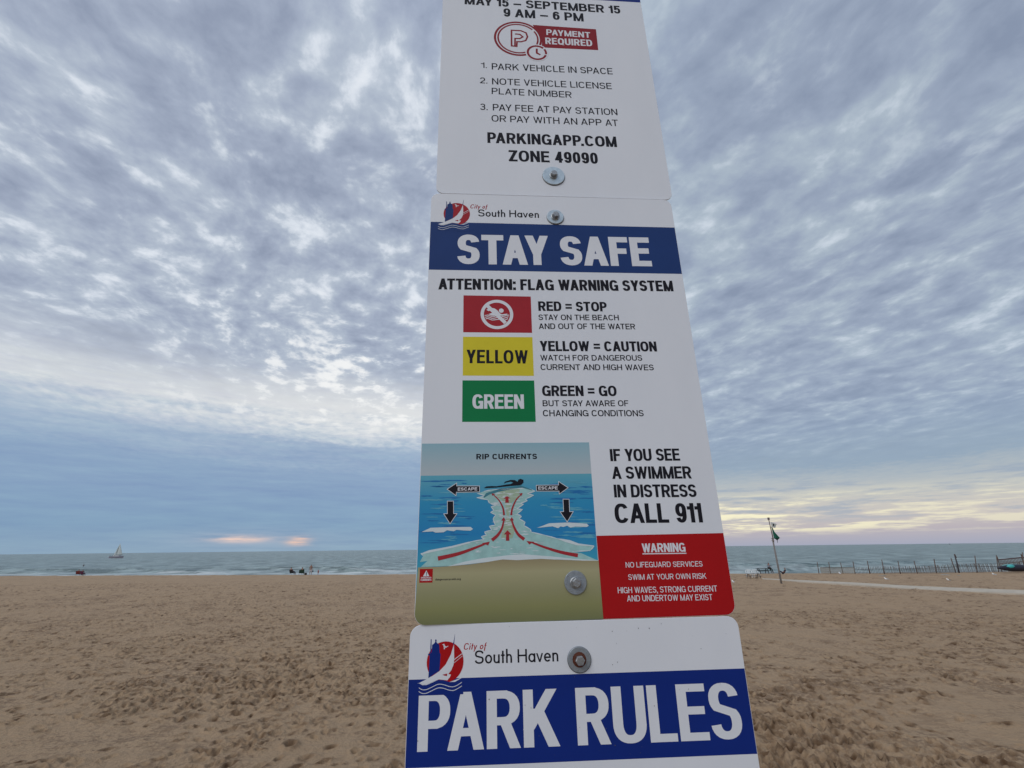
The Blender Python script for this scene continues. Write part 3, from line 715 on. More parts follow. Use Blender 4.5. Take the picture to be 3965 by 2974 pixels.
# --- logo (drawn once in units of the disc's radius, placed on two signs)
def logo(sg, fc, cx, cy, rpx):
    c = sg.uv(*fc(cx, cy)); r = sg.uv(*fc(cx+rpx, cy))[0]-c[0]
    cx0, cy0, rp = 365, 362, 210
    q = lambda pts: [(c[0]+(x-cx0)/rp*r, c[1]-(y-cy0)/rp*r*1.0) for x, y in pts]
    pr = Print(); pr.circle(c, r, .0005); pr.build('logo_sun', M['warnred'] if sg is BOT else M['red'], sg.e)
    pr = Print(); pr.poly(q([(60, 566), (75, 566), (178, 522), (400, 520), (440, 560), (558, 524), (558, 546), (572, 546), (575, 600), (60, 600)]), .0003)
    pr.build('logo_wave_ground', M['print_white'], sg.e)
    bl = M['blue2'] if sg is BOT else M['blue']
    pr = Print(); pr.poly(q([(178, 520), (186, 292), (168, 290), (168, 274), (191, 272), (194, 125), (203, 125), (203, 262), (208, 262), (211, 186), (238, 166), (247, 152), (243, 137), (252, 126), (262, 137), (258, 152), (268, 166), (293, 184), (300, 268), (312, 282), (303, 450)]), .0007)
    pr.poly(q([(452, 184), (474, 70), (462, 190)]), .0007)
    wave = [(75, 568), (115, 588), (160, 588), (220, 566), (290, 540), (350, 545), (420, 566), (480, 566), (558, 528)]
    pr.poly(q([(60, 568)]+wave+[(575, 528+22), (575, 690), (60, 690)]), .0007)
    pr.build('logo_lighthouse', bl, sg.e)
    pr = Print(); pr.poly(q([(462, 184), (468, 350), (458, 400), (436, 448), (402, 486), (434, 492), (420, 520), (392, 548), (300, 536), (220, 560), (130, 586), (90, 570), (178, 526), (300, 455), (372, 388), (428, 290)]), .0009)
    pr.strip(q([(462, 346), (556, 284)]), r*.035, .0009); pr.strip(q([(462, 378), (560, 308)]), r*.02, .0009)
    pr.strip(q([(328, 186), (345, 182), (352, 205), (372, 212), (398, 200)]), [r*.02, r*.05, r*.09, r*.05, r*.02], .0009)
    pr.strip(q([(352, 232), (356, 208)]), r*.06, .0009)
    for dy in (44, 80):
        pr.strip(q(smoothpath([(x, y+dy) for x, y in wave], 5)), r*.030, .0011)
    pr.build('logo_sailboat', M['print_white'], sg.e)
    pr = Print(); pr.poly(q([(335, 490), (392, 480), (390, 506), (360, 500)]), .0011); pr.build('logo_gap', M['red'], sg.e)

# --- middle sign
MID.band('blue_band', .5618, .6624, M['blue'], .0002)
logo(MID, rm, 438, 288, 188)
T(rm, MID, 'South Haven', 742, 325, 1612, 346, 100, M['black'], .2712, h=.0006, st=.155, sh=.14, gap=.09)
T(rm, MID, 'City of', 625, 210, 868, 216, 58, M['red'], .2712, h=.0004, st=.16, sh=.12, shear=.22, gap=.12)
T(r2, MID, 'STAY SAFE', 297, 563, 1617, 579, 197, M['print_white'], .5725, h=.0004, **bold)
T(r2, MID, 'ATTENTION: FLAG WARNING SYSTEM', 170, 735, 1762, 748, 73, M['black'], .5725, **bold)
MID.shape('red_panel', [r2(340, 775), r2(795, 783), r2(804, 1029), r2(338, 1025)], M['red'], .0002)
MID.shape('yellow_panel', [r2(337, 1055), r2(806, 1058), r2(816, 1320), r2(335, 1318)], M['yellow'], .0002)
MID.shape('green_panel', [r2(333, 1350), r2(818, 1351), r2(829, 1631), r2(331, 1631)], M['green'], .0002)
T(r2, MID, 'YELLOW', 360, 1234, 778, 1237, 91, M['black'], .5725, h=.0004, st=.20, sh=.165)
T(r2, MID, 'GREEN', 400, 1542, 750, 1542, 97, M['print_white'], .5725, h=.0004, st=.22, sh=.17, gap=.055)
T(r2, MID, 'RED = STOP', 847, 880, 1312, 884, 64, M['black'], .5725, **bold)
T(r2, MID, 'YELLOW = CAUTION', 858, 1152, 1650, 1155, 68, M['black'], .5725, **bold)
T(r2, MID, 'GREEN = GO', 873, 1456, 1378, 1457, 71, M['black'], .5725, **bold)
med = dict(st=.175, sh=.15, gap=.095)
for t_, a in (('STAY ON THE BEACH', (848, 942, 1392, 944, 37)), ('AND OUT OF THE WATER', (850, 1003, 1503, 1005, 38)), ('WATCH FOR DANGEROUS', (860, 1216, 1550, 1217, 38)),
              ('CURRENT AND HIGH WAVES', (862, 1280, 1628, 1282, 39)), ('BUT STAY AWARE OF', (876, 1525, 1457, 1525, 40)), ('CHANGING CONDITIONS', (878, 1593, 1560, 1593, 42))):
    T(r2, MID, t_, *a, M['black'], .5725, **med)
# no-swimming symbol
c = MID.uv(*rs_(997, 603)); r = MID.uv(*rs_(1432, 606))[0]-c[0]; k = r/435
q = lambda pts: [MID.uv(*rs_(*p)) for p in pts]
pr = Print(); pr.ring(c, r-k*42, k*86, .0005); pr.k = 2; pr.strip(q([(735, 372), (1225, 835)]), k*98, .0005)
pr.k = 4; pr.circle(q([(1112, 505)])[0], k*64, .0005)
pr.k = 6; pr.poly(q([(765, 600), (880, 560), (840, 500), (770, 518), (720, 485), (735, 465), (790, 460), (880, 435), (940, 450), (1010, 500), (1080, 580), (1130, 605), (1250, 588), (1295, 600), (1240, 625), (1120, 640), (1000, 640), (940, 640), (860, 640)]), .0005)
for i, dy in enumerate((0, 45, 90)):
    pr.k = 8+i
    pr.strip(q([(668+i*14, 640+dy), (740, 622+dy), (800, 640+dy), (870, 668+dy), (930, 662+dy), (985+i*40, 635+dy+i*4)]), k*22, .0005)
    if i < 3: pr.strip(q([(1120+i*45, 668+dy*.9), (1190+i*22, 655+dy), (1250+i*10, 640+dy), (1325-i*18, 622+dy)]), k*22, .0005)
pr.k = 0; pr.build('no_swimming_symbol', M['print_white'], MID.e)

# --- rip current picture on the middle sign
uvq = lambda pts: [MID.uv(*rq(*p)) for p in pts]
seaT = [MID.uv(*rq(35, 131))[1], MID.uv(*rq(2110, 109))[1]]; seaV = sum(seaT)/2
u1 = MID.uv(*rq(2150, 700))[0]; u1 = .2618; topV = .2526; IN = .0008
sandv = MID.uv(*rq(1100, 1160))[1]
pm = grad_mat('picture_sky', [(0, (.46, .51, .54)), (1, (.27, .46, .54))], seaV, topV)
pr = Print(); pr.poly([(IN, seaV), (u1, seaV), (u1, topV), (IN, topV)], .0002); pr.build('picture_sky', pm, MID.e)
pm = grad_mat('picture_sea', [(0, (.04, .36, .50)), (.35, (.006, .22, .50)), (.7, (.015, .27, .50)), (1, (.11, .39, .50))], sandv-.01, seaV)
pr = Print(); pr.poly([(IN, .03), (u1, .03), (u1, seaV), (IN, seaV)], .0002); pr.build('picture_sea', pm, MID.e)
def clampu(pts): return [(min(max(p[0], IN), u1), p[1]) for p in pts]
def lens(pr, cx, cy, L, Hh, rnd, h):
    top, bot = [], []
    for i in range(9):
        t = i/8; x = cx+(t-.5)*L; e = math.sin(math.pi*t)**.8
        top.append((x, cy-e*Hh*rnd.uniform(.3, 1))); bot.append((x, cy+e*Hh*rnd.uniform(.3, 1)))
    pr.poly(clampu(uvq(top+bot[::-1])), h)
rnd = random.Random(5)
def rip_x(y): return 330 if y < 480 else (230 if y < 700 else 230+(y-700)*1.1)
for nm, colr, cnt, hh, sd_ in (('picture_wave_shade', (.004, .15, .40), 54, .0003, 1), ('picture_wave_light', (.10, .38, .52), 42, .00036, 2)):
    pr = Print(); rnd = random.Random(sd_)
    for i in range(cnt):
        y = rnd.uniform(170, 960); sgn = rnd.choice((-1, 1)); x = 1090+sgn*rnd.uniform(rip_x(y)+190, 1010)
        pr.k = i % 24; L = rnd.uniform(120, 420)*(.6 if abs(x-1090) < rip_x(y)+320 else 1)
        if y > 700 and abs(x-1090) < 420: continue
        lens(pr, x, y, L, rnd.uniform(5, 15), rnd, hh)
    pr.k = 0; pr.build(nm, mat(nm, colr, .45), MID.e)['kind'] = 'stuff'
foam_edge = [(720, 350), (835, 382), (712, 402), (850, 428), (866, 465), (948, 498), (888, 512), (925, 558), (882, 582), (948, 612), (912, 662), (942, 738), (868, 750), (898, 800), (808, 820), (832, 858), (768, 880), (802, 912), (620, 945), (520, 985), (400, 1010), (200, 1055), (28, 1085), (60, 1110), (18, 1190), (110, 1175), (30, 1250),
             (380, 1236), (800, 1190), (1030, 1150), (1500, 1145), (2190, 1168), (2080, 1120), (1990, 1080), (1880, 1060), (2100, 1050), (2150, 995), (1950, 968), (1850, 925), (1700, 903), (1550, 862), (1380, 822), (1372, 790), (1290, 742), (1306, 700), (1232, 660), (1262, 630), (1205, 602), (1275, 545), (1200, 540), (1288, 482), (1240, 474), (1334, 440), (1308, 420), (1412, 372), (1330, 352), (1430, 322), (1330, 285), (1200, 290), (900, 305), (800, 325)]
pr = Print(); pr.poly(clampu(uvq(foam_edge)), .0007); pr.build('picture_rip_current', mat('picture_pale_sea', (.33, .56, .55), .45, var=.35, vscale=70), MID.e)
# broken foam fringes along the rip
pr = Print(); rnd = random.Random(9)
for i in range(len(foam_edge)-1):
    a, b = foam_edge[i], foam_edge[i+1]
    if 22 < i < 34: continue
    pr.k = i % 20; pr.strip(clampu(uvq([a, ((a[0]+b[0])/2, (a[1]+b[1])/2), b])), [.0006, .0016, .0007], .0010)
for i in range(110):
    y = rnd.uniform(330, 1090); w = {0: 170, 1: 140, 2: 600}[0 if y < 500 else (1 if y < 760 else 2)]*(1 if y < 760 else (y-640)/450)
    pr.k = i % 20; lens(pr, 1085+rnd.uniform(-w, w), y, rnd.uniform(30, 120), rnd.uniform(3, 9), rnd, .0010)
pr.k = 0
pr.poly(clampu(uvq([(360, 1242), (560, 1185), (800, 1140), (1000, 1118), (1100, 1105), (1300, 1095), (1650, 1122), (1900, 1150), (2210, 1166), (2210, 1180), (1700, 1158), (1000, 1170), (560, 1222)])), .00128)
pr.poly(uvq([(40, 822), (150, 770), (400, 762), (640, 760), (668, 785), (640, 805), (560, 803), (470, 795), (430, 812), (350, 800), (310, 825), (210, 830), (180, 815)]), .0010)
pr.poly(uvq([(1450, 772), (1600, 715), (1840, 705), (2060, 720), (2085, 745), (2060, 760), (1920, 755), (1860, 768), (1820, 745), (1770, 760), (1740, 752), (1710, 775), (1640, 752), (1560, 760)]), .0010)
pr.poly(clampu(uvq([(30, 1085), (130, 1045), (400, 995), (620, 940), (640, 955), (420, 1015), (200, 1060), (60, 1092)])), .00125)
pr.poly(clampu(uvq([(1700, 905), (1850, 920), (1960, 962), (2150, 988), (2140, 998), (1940, 985), (1800, 945)])), .00125)
pr.build('picture_foam', mat('picture_foam', (.62, .70, .73), .45), MID.e)['kind'] = 'stuff'
pr = Print(); pr.poly(uvq([(990, 318), (1240, 296), (1225, 400), (1130, 470), (1108, 640), (1180, 800), (1150, 900), (1010, 895), (1045, 760), (1080, 620), (1060, 460), (950, 385)]), .0009)
pr.build('picture_shallow', mat('picture_shallow', (.36, .47, .34), .45, var=.2, vscale=90), MID.e)
# picture sand, follows the plate's rounded corner
pm = grad_mat('picture_sand', [(0, (.17, .18, .075)), (.25, (.25, .25, .10)), (.5, (.30, .29, .15)), (.8, (.40, .37, .21)), (.93, (.34, .29, .16)), (1, (.30, .25, .14))], 0, sandv)
top = clampu(uvq([(-5, 1256), (200, 1248), (380, 1240), (600, 1222), (800, 1196), (920, 1175), (1030, 1157), (1200, 1166), (1350, 1158), (1500, 1150), (1700, 1160), (2000, 1172), (2195, 1172)]))
r = .0145; crn = [(r-r*math.cos(R_(a))+IN*.5, r-r*math.sin(R_(a))+IN*.5) for a in range(0, 91, 15)]
pr = Print(); pr.poly(top[::-1]+crn+[(.2630, IN*.5), (.2625, top[-1][1])], .0011+.0003); pr.build('picture_sand', pm, MID.e)
# arrows
def arrow(pts, fn=uvq):
    q_ = fn(pts); pr = Print(); pr.strip(q_, .0016, .0016, closed=True); pr.build('arrow_outline', M['print_white'], MID.e)
    pr = Print(); pr.poly(q_, .0018); pr.build('arrow', M['black'], MID.e)
arrow([(358, 298), (466, 228), (466, 262), (745, 262), (745, 328), (462, 332), (458, 372)])
arrow([(1445, 254), (1718, 250), (1718, 210), (1826, 280), (1726, 352), (1722, 318), (1448, 318)])
arrow([(358, 447), (426, 447), (428, 600), (466, 600), (388, 716), (316, 603), (358, 600)])
arrow([(1772, 424), (1840, 424), (1846, 576), (1888, 576), (1820, 692), (1740, 578), (1780, 575)])
T(rq, MID, 'ESCAPE', 482, 317, 720, 313, 38, M['print_white'], .31646, h=.0020, st=.24, sh=.2)
T(rq, MID, 'ESCAPE', 1467, 303, 1704, 302, 38, M['print_white'], .31646, h=.0020, st=.24, sh=.2)
pr = Print()
for pts, w0, w1, head in (
    ([(240, 1146), (480, 1090), (680, 1020), (840, 955)], .0058, .0022, [(874, 940), (775, 958), (812, 968), (852, 986)]),
    ([(1950, 1108), (1750, 1070), (1550, 1010), (1390, 950)], .0052, .0022, [(1322, 932), (1418, 942), (1385, 955), (1358, 976)]),
    ([(900, 922), (970, 860), (1020, 780), (1046, 680)], .0048, .0022, [(1044, 638), (1068, 684), (1014, 682)]),
    ([(1295, 912), (1220, 850), (1170, 760), (1142, 680)], .0048, .0022, [(1142, 638), (1168, 680), (1115, 682)]),
    ([(1048, 616), (1035, 530), (990, 440), (925, 372)], .0030, .0014, [(895, 350), (940, 356), (906, 380)]),
    ([(1135, 616), (1150, 530), (1195, 430), (1248, 372)], .0030, .0014, [(1275, 345), (1228, 352), (1262, 380)])):
    pp = smoothpath(pts); N_ = len(pp); pr.strip(uvq(pp), [w0+(w1-w0)*i/(N_-1) for i in range(N_)], .0017)
    pr.k = 2; pr.poly(uvq(head), .0017); pr.k = 0
pr.poly(uvq([(1084, 382), (1127, 411), (1102, 413), (1106, 463), (1062, 463), (1066, 413), (1041, 413)]), .0017)
pr.poly(uvq([(1090, 799), (1138, 851), (1109, 851), (1113, 928), (1070, 928), (1075, 851), (1044, 852)]), .0017)
pr.build('current_arrows', mat('arrow_red', (.36, .012, .02), .45), MID.e)
pr = Print(); pr.poly(uvq([(795, 395), (830, 345), (1000, 292), (1250, 252), (1390, 303), (1395, 312), (1250, 277), (1000, 325), (870, 362), (808, 402)]), .0013); pr.build('swimmer_under_water', mat('picture_teal', (.04, .20, .26), .45), MID.e)
pr = Print(); pr.poly(uvq([(800, 285), (830, 265), (900, 260), (960, 262), (1080, 240), (1130, 235), (1160, 216), (1130, 205), (1080, 215), (1045, 228), (1060, 205), (1130, 184), (1180, 187), (1215, 208), (1222, 182), (1250, 171), (1285, 184), (1286, 215), (1264, 240), (1240, 250), (1130, 258), (950, 278)]), .0015); pr.build('swimmer', M['black'], MID.e)
T(r3, MID, 'RIP CURRENTS', 443, 216, 837, 214, 35, M['black'], .5967, st=.26, sh=.2, gap=.12)
MID.shape('danger_box', [rq(18, 1275), rq(178, 1272), rq(172, 1440), rq(12, 1443)], M['warnred'], .0017)
pr = Print(); pr.poly(uvq([(98, 1290), (134, 1362), (56, 1365)]), .0019); pr.build('danger_triangle', M['print_white'], MID.e)
T(rq, MID, '!', 95, 1356, 103, 1356, 45, M['black'], .31646, h=.0021, st=.18)
T(rq, MID, 'DANGEROUS', 32, 1390, 160, 1388, 18, M['print_white'], .31646, h=.0019, st=.22)
T(rq, MID, 'CURRENTS', 28, 1420, 160, 1418, 23, M['print_white'], .31646, h=.0019, st=.24)
T(rq, MID, 'dangerouscurrents.org', 207, 1415, 518, 1408, 28, M['black'], .31646, h=.0017, st=.17, sh=.14)
# right column
T(r3, MID, 'IF YOU SEE', 1314, 228, 1767, 224, 79, M['black'], .5967, st=.22, sh=.17, gap=.055)
T(r3, MID, 'A SWIMMER', 1326, 343, 1843, 340, 80, M['black'], .5967, st=.22, sh=.17, gap=.055)
T(r3, MID, 'IN DISTRESS', 1339, 463, 1875, 460, 83, M['black'], .5967, st=.22, sh=.17, gap=.055)
T(r3, MID, 'CALL 911', 1345, 630, 1915, 625, 127, M['black'], .5967, st=.22, sh=.17, gap=.055)
rv = .112; rc = [(MID.Wd-r+r*math.sin(R_(a))-IN*.5, r-r*math.cos(R_(a))+IN*.5) for a in range(0, 91, 15)]
pr = Print(); pr.poly([(.2630, IN*.5)]+rc+[(MID.Wd-IN*.5, rv), (.2622, rv)], .0003); pr.build('warning_panel', M['warnred'], MID.e)
T(r3, MID, 'WARNING', 1520, 820, 1802, 815, 58, M['print_white'], .5967, h=.0005, st=.22, sh=.17, gap=.055)
pr = Print(); pr.strip([MID.uv(*r3(1521, 829)), MID.uv(*r3(1806, 825))], .0014, .0005); pr.build('underline', M['print_white'], MID.e)
for t_, a in (('NO LIFEGUARD SERVICES', (1413, 918, 1912, 911, 35)), ('SWIM AT YOUR OWN RISK', (1430, 998, 1937, 990, 36)), ('HIGH WAVES, STRONG CURRENT', (1362, 1085, 2008, 1073, 39)), ('AND UNDERTOW MAY EXIST', (1422, 1138, 1977, 1129, 39))):
    T(r3, MID, t_, *a, M['print_white'], .5967, h=.0005, st=.145, sh=.125, gap=.10)
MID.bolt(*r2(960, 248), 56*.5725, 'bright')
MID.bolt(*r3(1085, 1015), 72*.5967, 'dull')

# --- bottom sign
bt, bb_ = (BOT.uv(*r4(47, 440))[1]+BOT.uv(*r4(2060, 365))[1])/2, (BOT.uv(*r4(27, 963))[1]+BOT.uv(*r4(2140, 884))[1])/2
BOT.band('blue_band', bb_, bt, M['blue2'], .0002)
logo(BOT, rl, 365, 362, 210)
T(rl, BOT, 'South Haven', 703, 386, 1658, 356, 153, M['black'], .3391, h=.0006, st=.14, sh=.12, gap=.09)
T(rl, BOT, 'City of', 572, 224, 830, 216, 74, M['warnred'], .3391, h=.0004, st=.16, sh=.12, shear=.22, gap=.12)
T(r4, BOT, 'PARK RULES', 100, 869, 2060, 790, 345, M['print_white'], .6465, h=.0004, st=.205, sh=.14, gap=.055)
sp = Print(); rnd = random.Random(3)
for x, y in [(1490, 128), (1555, 97), (1562, 101), (1055, 125), (1425, 128), (1232, 727), (700, 300), (1800, 250), (1300, 330), (1950, 160)]+[(rnd.uniform(80, 1980), rnd.uniform(90, 940)) for _ in range(26)]:
    c = BOT.uv(*r4(x, y)); a = rnd.uniform(.0002, .0007); sp.poly([(c[0]+a*rnd.uniform(.5, 1.2)*math.cos(t), c[1]+a*rnd.uniform(.5, 1.6)*math.sin(t)) for t in (0, 1.1, 2.2, 3.3, 4.4, 5.5)], .0021)
sp.build('dirt_specks', M['shade_and_grime'], BOT.e)['kind'] = 'stuff'
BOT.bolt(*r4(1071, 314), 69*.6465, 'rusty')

# --- post carrying them
pe = empty('sign_post', (.09, .80, -1.8), 'square wooden post behind the three stacked signs', 'post')
MB().box((0, .052, 1.65), (.089, .089, 3.3)).build('post', M['post'], pe)
for zz in (.35, .75, 1.2, 1.65, 1.75, 2.25, 2.42, 3.0):
    MB().bar((0, -.05, zz), (0, .02, zz), .008, .008).build('bolt_shank', M['bolt'], pe)

# ================================================================== things on the beach
def skin(name, joints, edges, m, parent, sub=1):
    """one continuous surface grown round a skeleton; joints = [(x,y,z,r)]"""
    me = bpy.data.meshes.new(name); me.from_pydata([j[:3] for j in joints], edges, []); o = obj(name, me, m, parent)
    md = o.modifiers.new('skin', 'SKIN'); md.use_smooth_shade = True
    for i, v in enumerate(me.skin_vertices[0].data):
        rr = joints[i][3]; v.radius = (rr, rr) if not isinstance(rr, tuple) else rr; v.use_root = i == 0
    s_ = o.modifiers.new('subdivision', 'SUBSURF'); s_.levels = sub; s_.render_levels = sub
    return o
SK = mat('skin_tan', (.25, .12, .075), .6); HAIR = mat('hair_dark', (.025, .018, .016), .8)
def cloth(n_, c_): return mat(n_, c_, .85, var=.2, vscale=9)
def standing(loc, rz, label, skin_m, shorts_m, shirt_m=None, height=1.78, bag=None, hair=HAIR):
    e = empty('person', loc, label, 'person', rot=(0, 0, rz)); k = height/1.78; e.scale = (k, k, k)
    J = [(0, 0, .96, .15), (0, 0, 1.12, .13), (0, 0, 1.32, .17), (0, 0, 1.45, .12), (0, 0, 1.53, .055), (0, .02, 1.66, .10), (0, .02, 1.74, .07),
         (-.20, 0, 1.42, .065), (-.29, .02, 1.15, .048), (-.33, .05, .92, .036), (-.33, .09, .83, .04),
         (.20, 0, 1.42, .065), (.28, .02, 1.15, .048), (.33, .04, .92, .036), (.34, .07, .83, .04),
         (-.11, 0, .88, .105), (-.14, .05, .50, .07), (-.15, -.02, .09, .045), (-.16, .14, .04, .04),
         (.11, 0, .88, .105), (.15, -.03, .50, .07), (.17, -.06, .09, .045), (.18, .10, .04, .04)]
    E_ = [(0, 1), (1, 2), (2, 3), (3, 4), (4, 5), (5, 6), (3, 7), (7, 8), (8, 9), (9, 10), (3, 11), (11, 12), (12, 13), (13, 14), (0, 15), (15, 16), (16, 17), (17, 18), (0, 19), (19, 20), (20, 21), (21, 22)]
    skin('body', J, E_, skin_m, e)
    skin('shorts', [(0, 0, .98, .165), (-.11, 0, .86, .125), (-.135, .045, .52, .115), (.11, 0, .86, .125), (.145, -.02, .52, .115)], [(0, 1), (1, 2), (0, 3), (3, 4)], shorts_m, e)
    if shirt_m: skin('shirt', [(0, 0, .98, .16), (0, 0, 1.15, .155), (0, 0, 1.36, .19), (-.21, 0, 1.41, .085), (-.27, .02, 1.22, .07), (.21, 0, 1.41, .085), (.27, .02, 1.22, .07)], [(0, 1), (1, 2), (2, 3), (3, 4), (2, 5), (5, 6)], shirt_m, e)
    skin('hair', [(0, -.01, 1.70, .105), (0, 0, 1.76, .075)], [(0, 1)], hair, e)
    return e
def seated(loc, rz, label, top_m, leg_m, lean=.1, sc=1., knees=.35, hair=HAIR, seat=.3):
    e = empty('person', loc, label, 'person', rot=(0, 0, rz)); e.scale = (sc, sc, sc); s_ = seat
    J = [(0, 0, s_+.12, .15), (0, -lean*.5, s_+.32, .13), (0, -lean, s_+.52, .15), (0, -lean, s_+.60, .09), (0, -lean, s_+.68, .05), (0, -lean+.02, s_+.80, .10), (0, -lean+.02, s_+.88, .065),
         (-.20, -lean, s_+.57, .06), (-.28, -lean+.12, s_+.34, .045), (-.24, .26, s_+.24, .036), (.20, -lean, s_+.57, .06), (.28, -lean+.12, s_+.34, .045), (.24, .26, s_+.24, .036),
         (-.11, .08, s_+.10, .10), (-.14, .46, s_+knees-.15, .07), (-.14, .66, .08, .045), (-.14, .78, .05, .04), (.11, .08, s_+.10, .10), (.14, .46, s_+knees-.15, .07), (.14, .66, .08, .045), (.14, .78, .05, .04)]
    E_ = [(0, 1), (1, 2), (2, 3), (3, 4), (4, 5), (5, 6), (3, 7), (7, 8), (8, 9), (3, 10), (10, 11), (11, 12), (0, 13), (13, 14), (14, 15), (15, 16), (0, 17), (17, 18), (18, 19), (19, 20)]
    skin('body', J, E_, SK, e)
    skin('shirt', [(0, 0, s_+.12, .165), (0, -lean*.5, s_+.32, .155), (0, -lean, s_+.53, .175), (-.21, -lean, s_+.56, .08), (-.28, -lean+.11, s_+.35, .06), (.21, -lean, s_+.56, .08), (.28, -lean+.11, s_+.35, .06)], [(0, 1), (1, 2), (2, 3), (3, 4), (2, 5), (5, 6)], top_m, e)
    skin('trousers', [(0, 0, s_+.10, .17), (-.11, .08, s_+.10, .12), (-.14, .46, s_+knees-.15, .09), (-.14, .62, .2, .07), (.11, .08, s_+.10, .12), (.14, .46, s_+knees-.15, .09), (.14, .62, .2, .07)], [(0, 1), (1, 2), (2, 3), (0, 4), (4, 5), (5, 6)], leg_m, e)
    skin('hair', [(0, -lean-.02, s_+.84, .108), (0, -lean, s_+.90, .075)], [(0, 1)], hair, e)
    return e
def beach_chair(loc, rz, label, fab, w=.62):
    e = empty('beach_chair', loc, label, 'chair', rot=(0, 0, rz)); fm = mat('chair_tube', (.18, .18, .19), .4, .7)
    MB().box((0, .02, .29), (w-.08, .46, .03)).build('seat', fab, e)
    MB().bar((0, -.22, .30), (0, -.42, .86), w-.08, .03, (0, 1, 0)).build('backrest', fab, e)
    for s_ in (-1, 1):
        MB().tube([(s_*w/2, .30, 0), (s_*w/2, -.26, .50)], .013).tube([(s_*w/2, -.34, 0), (s_*w/2, .24, .50)], .013).build('leg', fm, e)
        MB().tube([(s_*w/2, -.28, .52), (s_*w/2, .28, .52)], .02).build('armrest', fm, e)
    return e
lift = .03
def at(x, y, back=1.3):
    d = ray(x, y); p = ground(x, y)
    for _ in range(8):
        lim = float(shore(p.x))-back
        if p.y > lim: p = d*(lim/d.y)
    p.z = float(terr(p.x, p.y))
    p.z += lift; return p
MAR = cloth('maroon_cloth', (.10, .012, .03)); PUR = cloth('plum_cloth', (.09, .006, .045)); NAVY = cloth('navy_cloth', (.010, .012, .035)); BLK = cloth('black_cloth', (.012, .012, .014))
GRN = cloth('dark_green_cloth', (.018, .05, .035)); RED = cloth('red_cloth', (.28, .02, .025)); WHT = cloth('white_cloth', (.62, .58, .62)); GRY = cloth('grey_cloth', (.22, .23, .27)); RUST = cloth('rust_cloth', (.22, .04, .03))
# left pair by the water
beach_chair(at(303, 2227), R_(8), 'rust red low beach chair at the waterline, left of the plum one', cloth('rust_chair_cloth', (.16, .02, .015)), .8)
p = at(303, 2227); seated(p+Vector((0, 0, 0)), R_(-22), 'person in rust red top sitting in a low chair at the waterline, far left', RUST, MAR, sc=1.0)
beach_chair(at(320, 2227.5), R_(-20), 'plum folding beach chair with a towel over it, right of the rust red one', PUR, .85)
p = at(318, 2227); seated(p, R_(10), 'person wrapped in plum cloth sitting in the folding chair, far left pair', PUR, PUR, sc=.92, hair=PUR)
# bather
bd = ray(323, 2193); bp = bd*(ZW/bd.z)
e = empty('person', (bp.x, bp.y, ZW-.9), 'dark haired bather waist deep in the lake behind the far left pair', 'person')
skin('body', [(0, 0, .8, .14), (0, 0, 1.15, .15), (0, 0, 1.35, .09), (0, 0, 1.42, .055), (0, 0, 1.55, .10), (0, 0, 1.63, .07), (-.2, 0, 1.3, .06), (-.34, .05, 1.05, .045), (.2, 0, 1.3, .06), (.34, .1, 1.12, .045)], [(0, 1), (1, 2), (2, 3), (3, 4), (4, 5), (2, 6), (6, 7), (2, 8), (8, 9)], mat('bather_skin', (.14, .11, .11), .6), e)
skin('hair', [(0, -.01, 1.6, .105), (0, 0, 1.66, .07)], [(0, 1)], HAIR, e)
# middle group
seated(at(1129, 2225.5), R_(-25), 'person in maroon top and dark trousers sitting leaning back, left of the green chair', MAR, NAVY, lean=.22, sc=1.12)
beach_chair(at(1131, 2225.5), R_(-25), 'black low beach chair under the person in maroon', BLK, .9)
beach_chair(at(1168, 2225.5), R_(12), 'dark green wide beach chair left of the shirtless man', GRN, 1.0)
seated(at(1169, 2225.2), R_(12), 'dark haired person slumped in the dark green beach chair', GRN, BLK, lean=.12, sc=1.12)
e = empty('beach_bag', at(1183, 2225.6), 'small black bag on the sand beside the green chair', 'bag')
bgm = MB(); bgm.box((0, 0, .17), (.42, .28, .34)); bo = bgm.build('bag_body', BLK, e); bv = bo.modifiers.new('bevel', 'BEVEL'); bv.width = .07; bv.segments = 3
MB().tube([(-.12, 0, .33), (-.08, 0, .48), (.08, 0, .48), (.12, 0, .33)], .015).build('handle', BLK, e)
mp = at(1201.5, 2225)
standing(mp, R_(6), 'shirtless man in white swim shorts standing at the waterline', SK, WHT, height=1.80)
e = empty('carry_bag', mp+Vector((.37, .1, .42)), 'small dark bag hanging from the shirtless man\'s right hand', 'bag')
bo = MB().box((0, 0, .16), (.20, .10, .30)).build('bag_body', NAVY, e); bv = bo.modifiers.new('bevel', 'BEVEL'); bv.width = .04; bv.segments = 2
MB().tube([(-.06, 0, .30), (-.03, 0, .44), (.03, 0, .44), (.06, 0, .30)], .010).build('handle', NAVY, e)
standing(at(1231, 2224.8), R_(-30), 'small child in red top and shorts standing right of the shirtless man', mat('child_skin', (.34, .15, .11), .6), RED, RED, height=.92, hair=cloth('red_hat', (.30, .05, .05)))
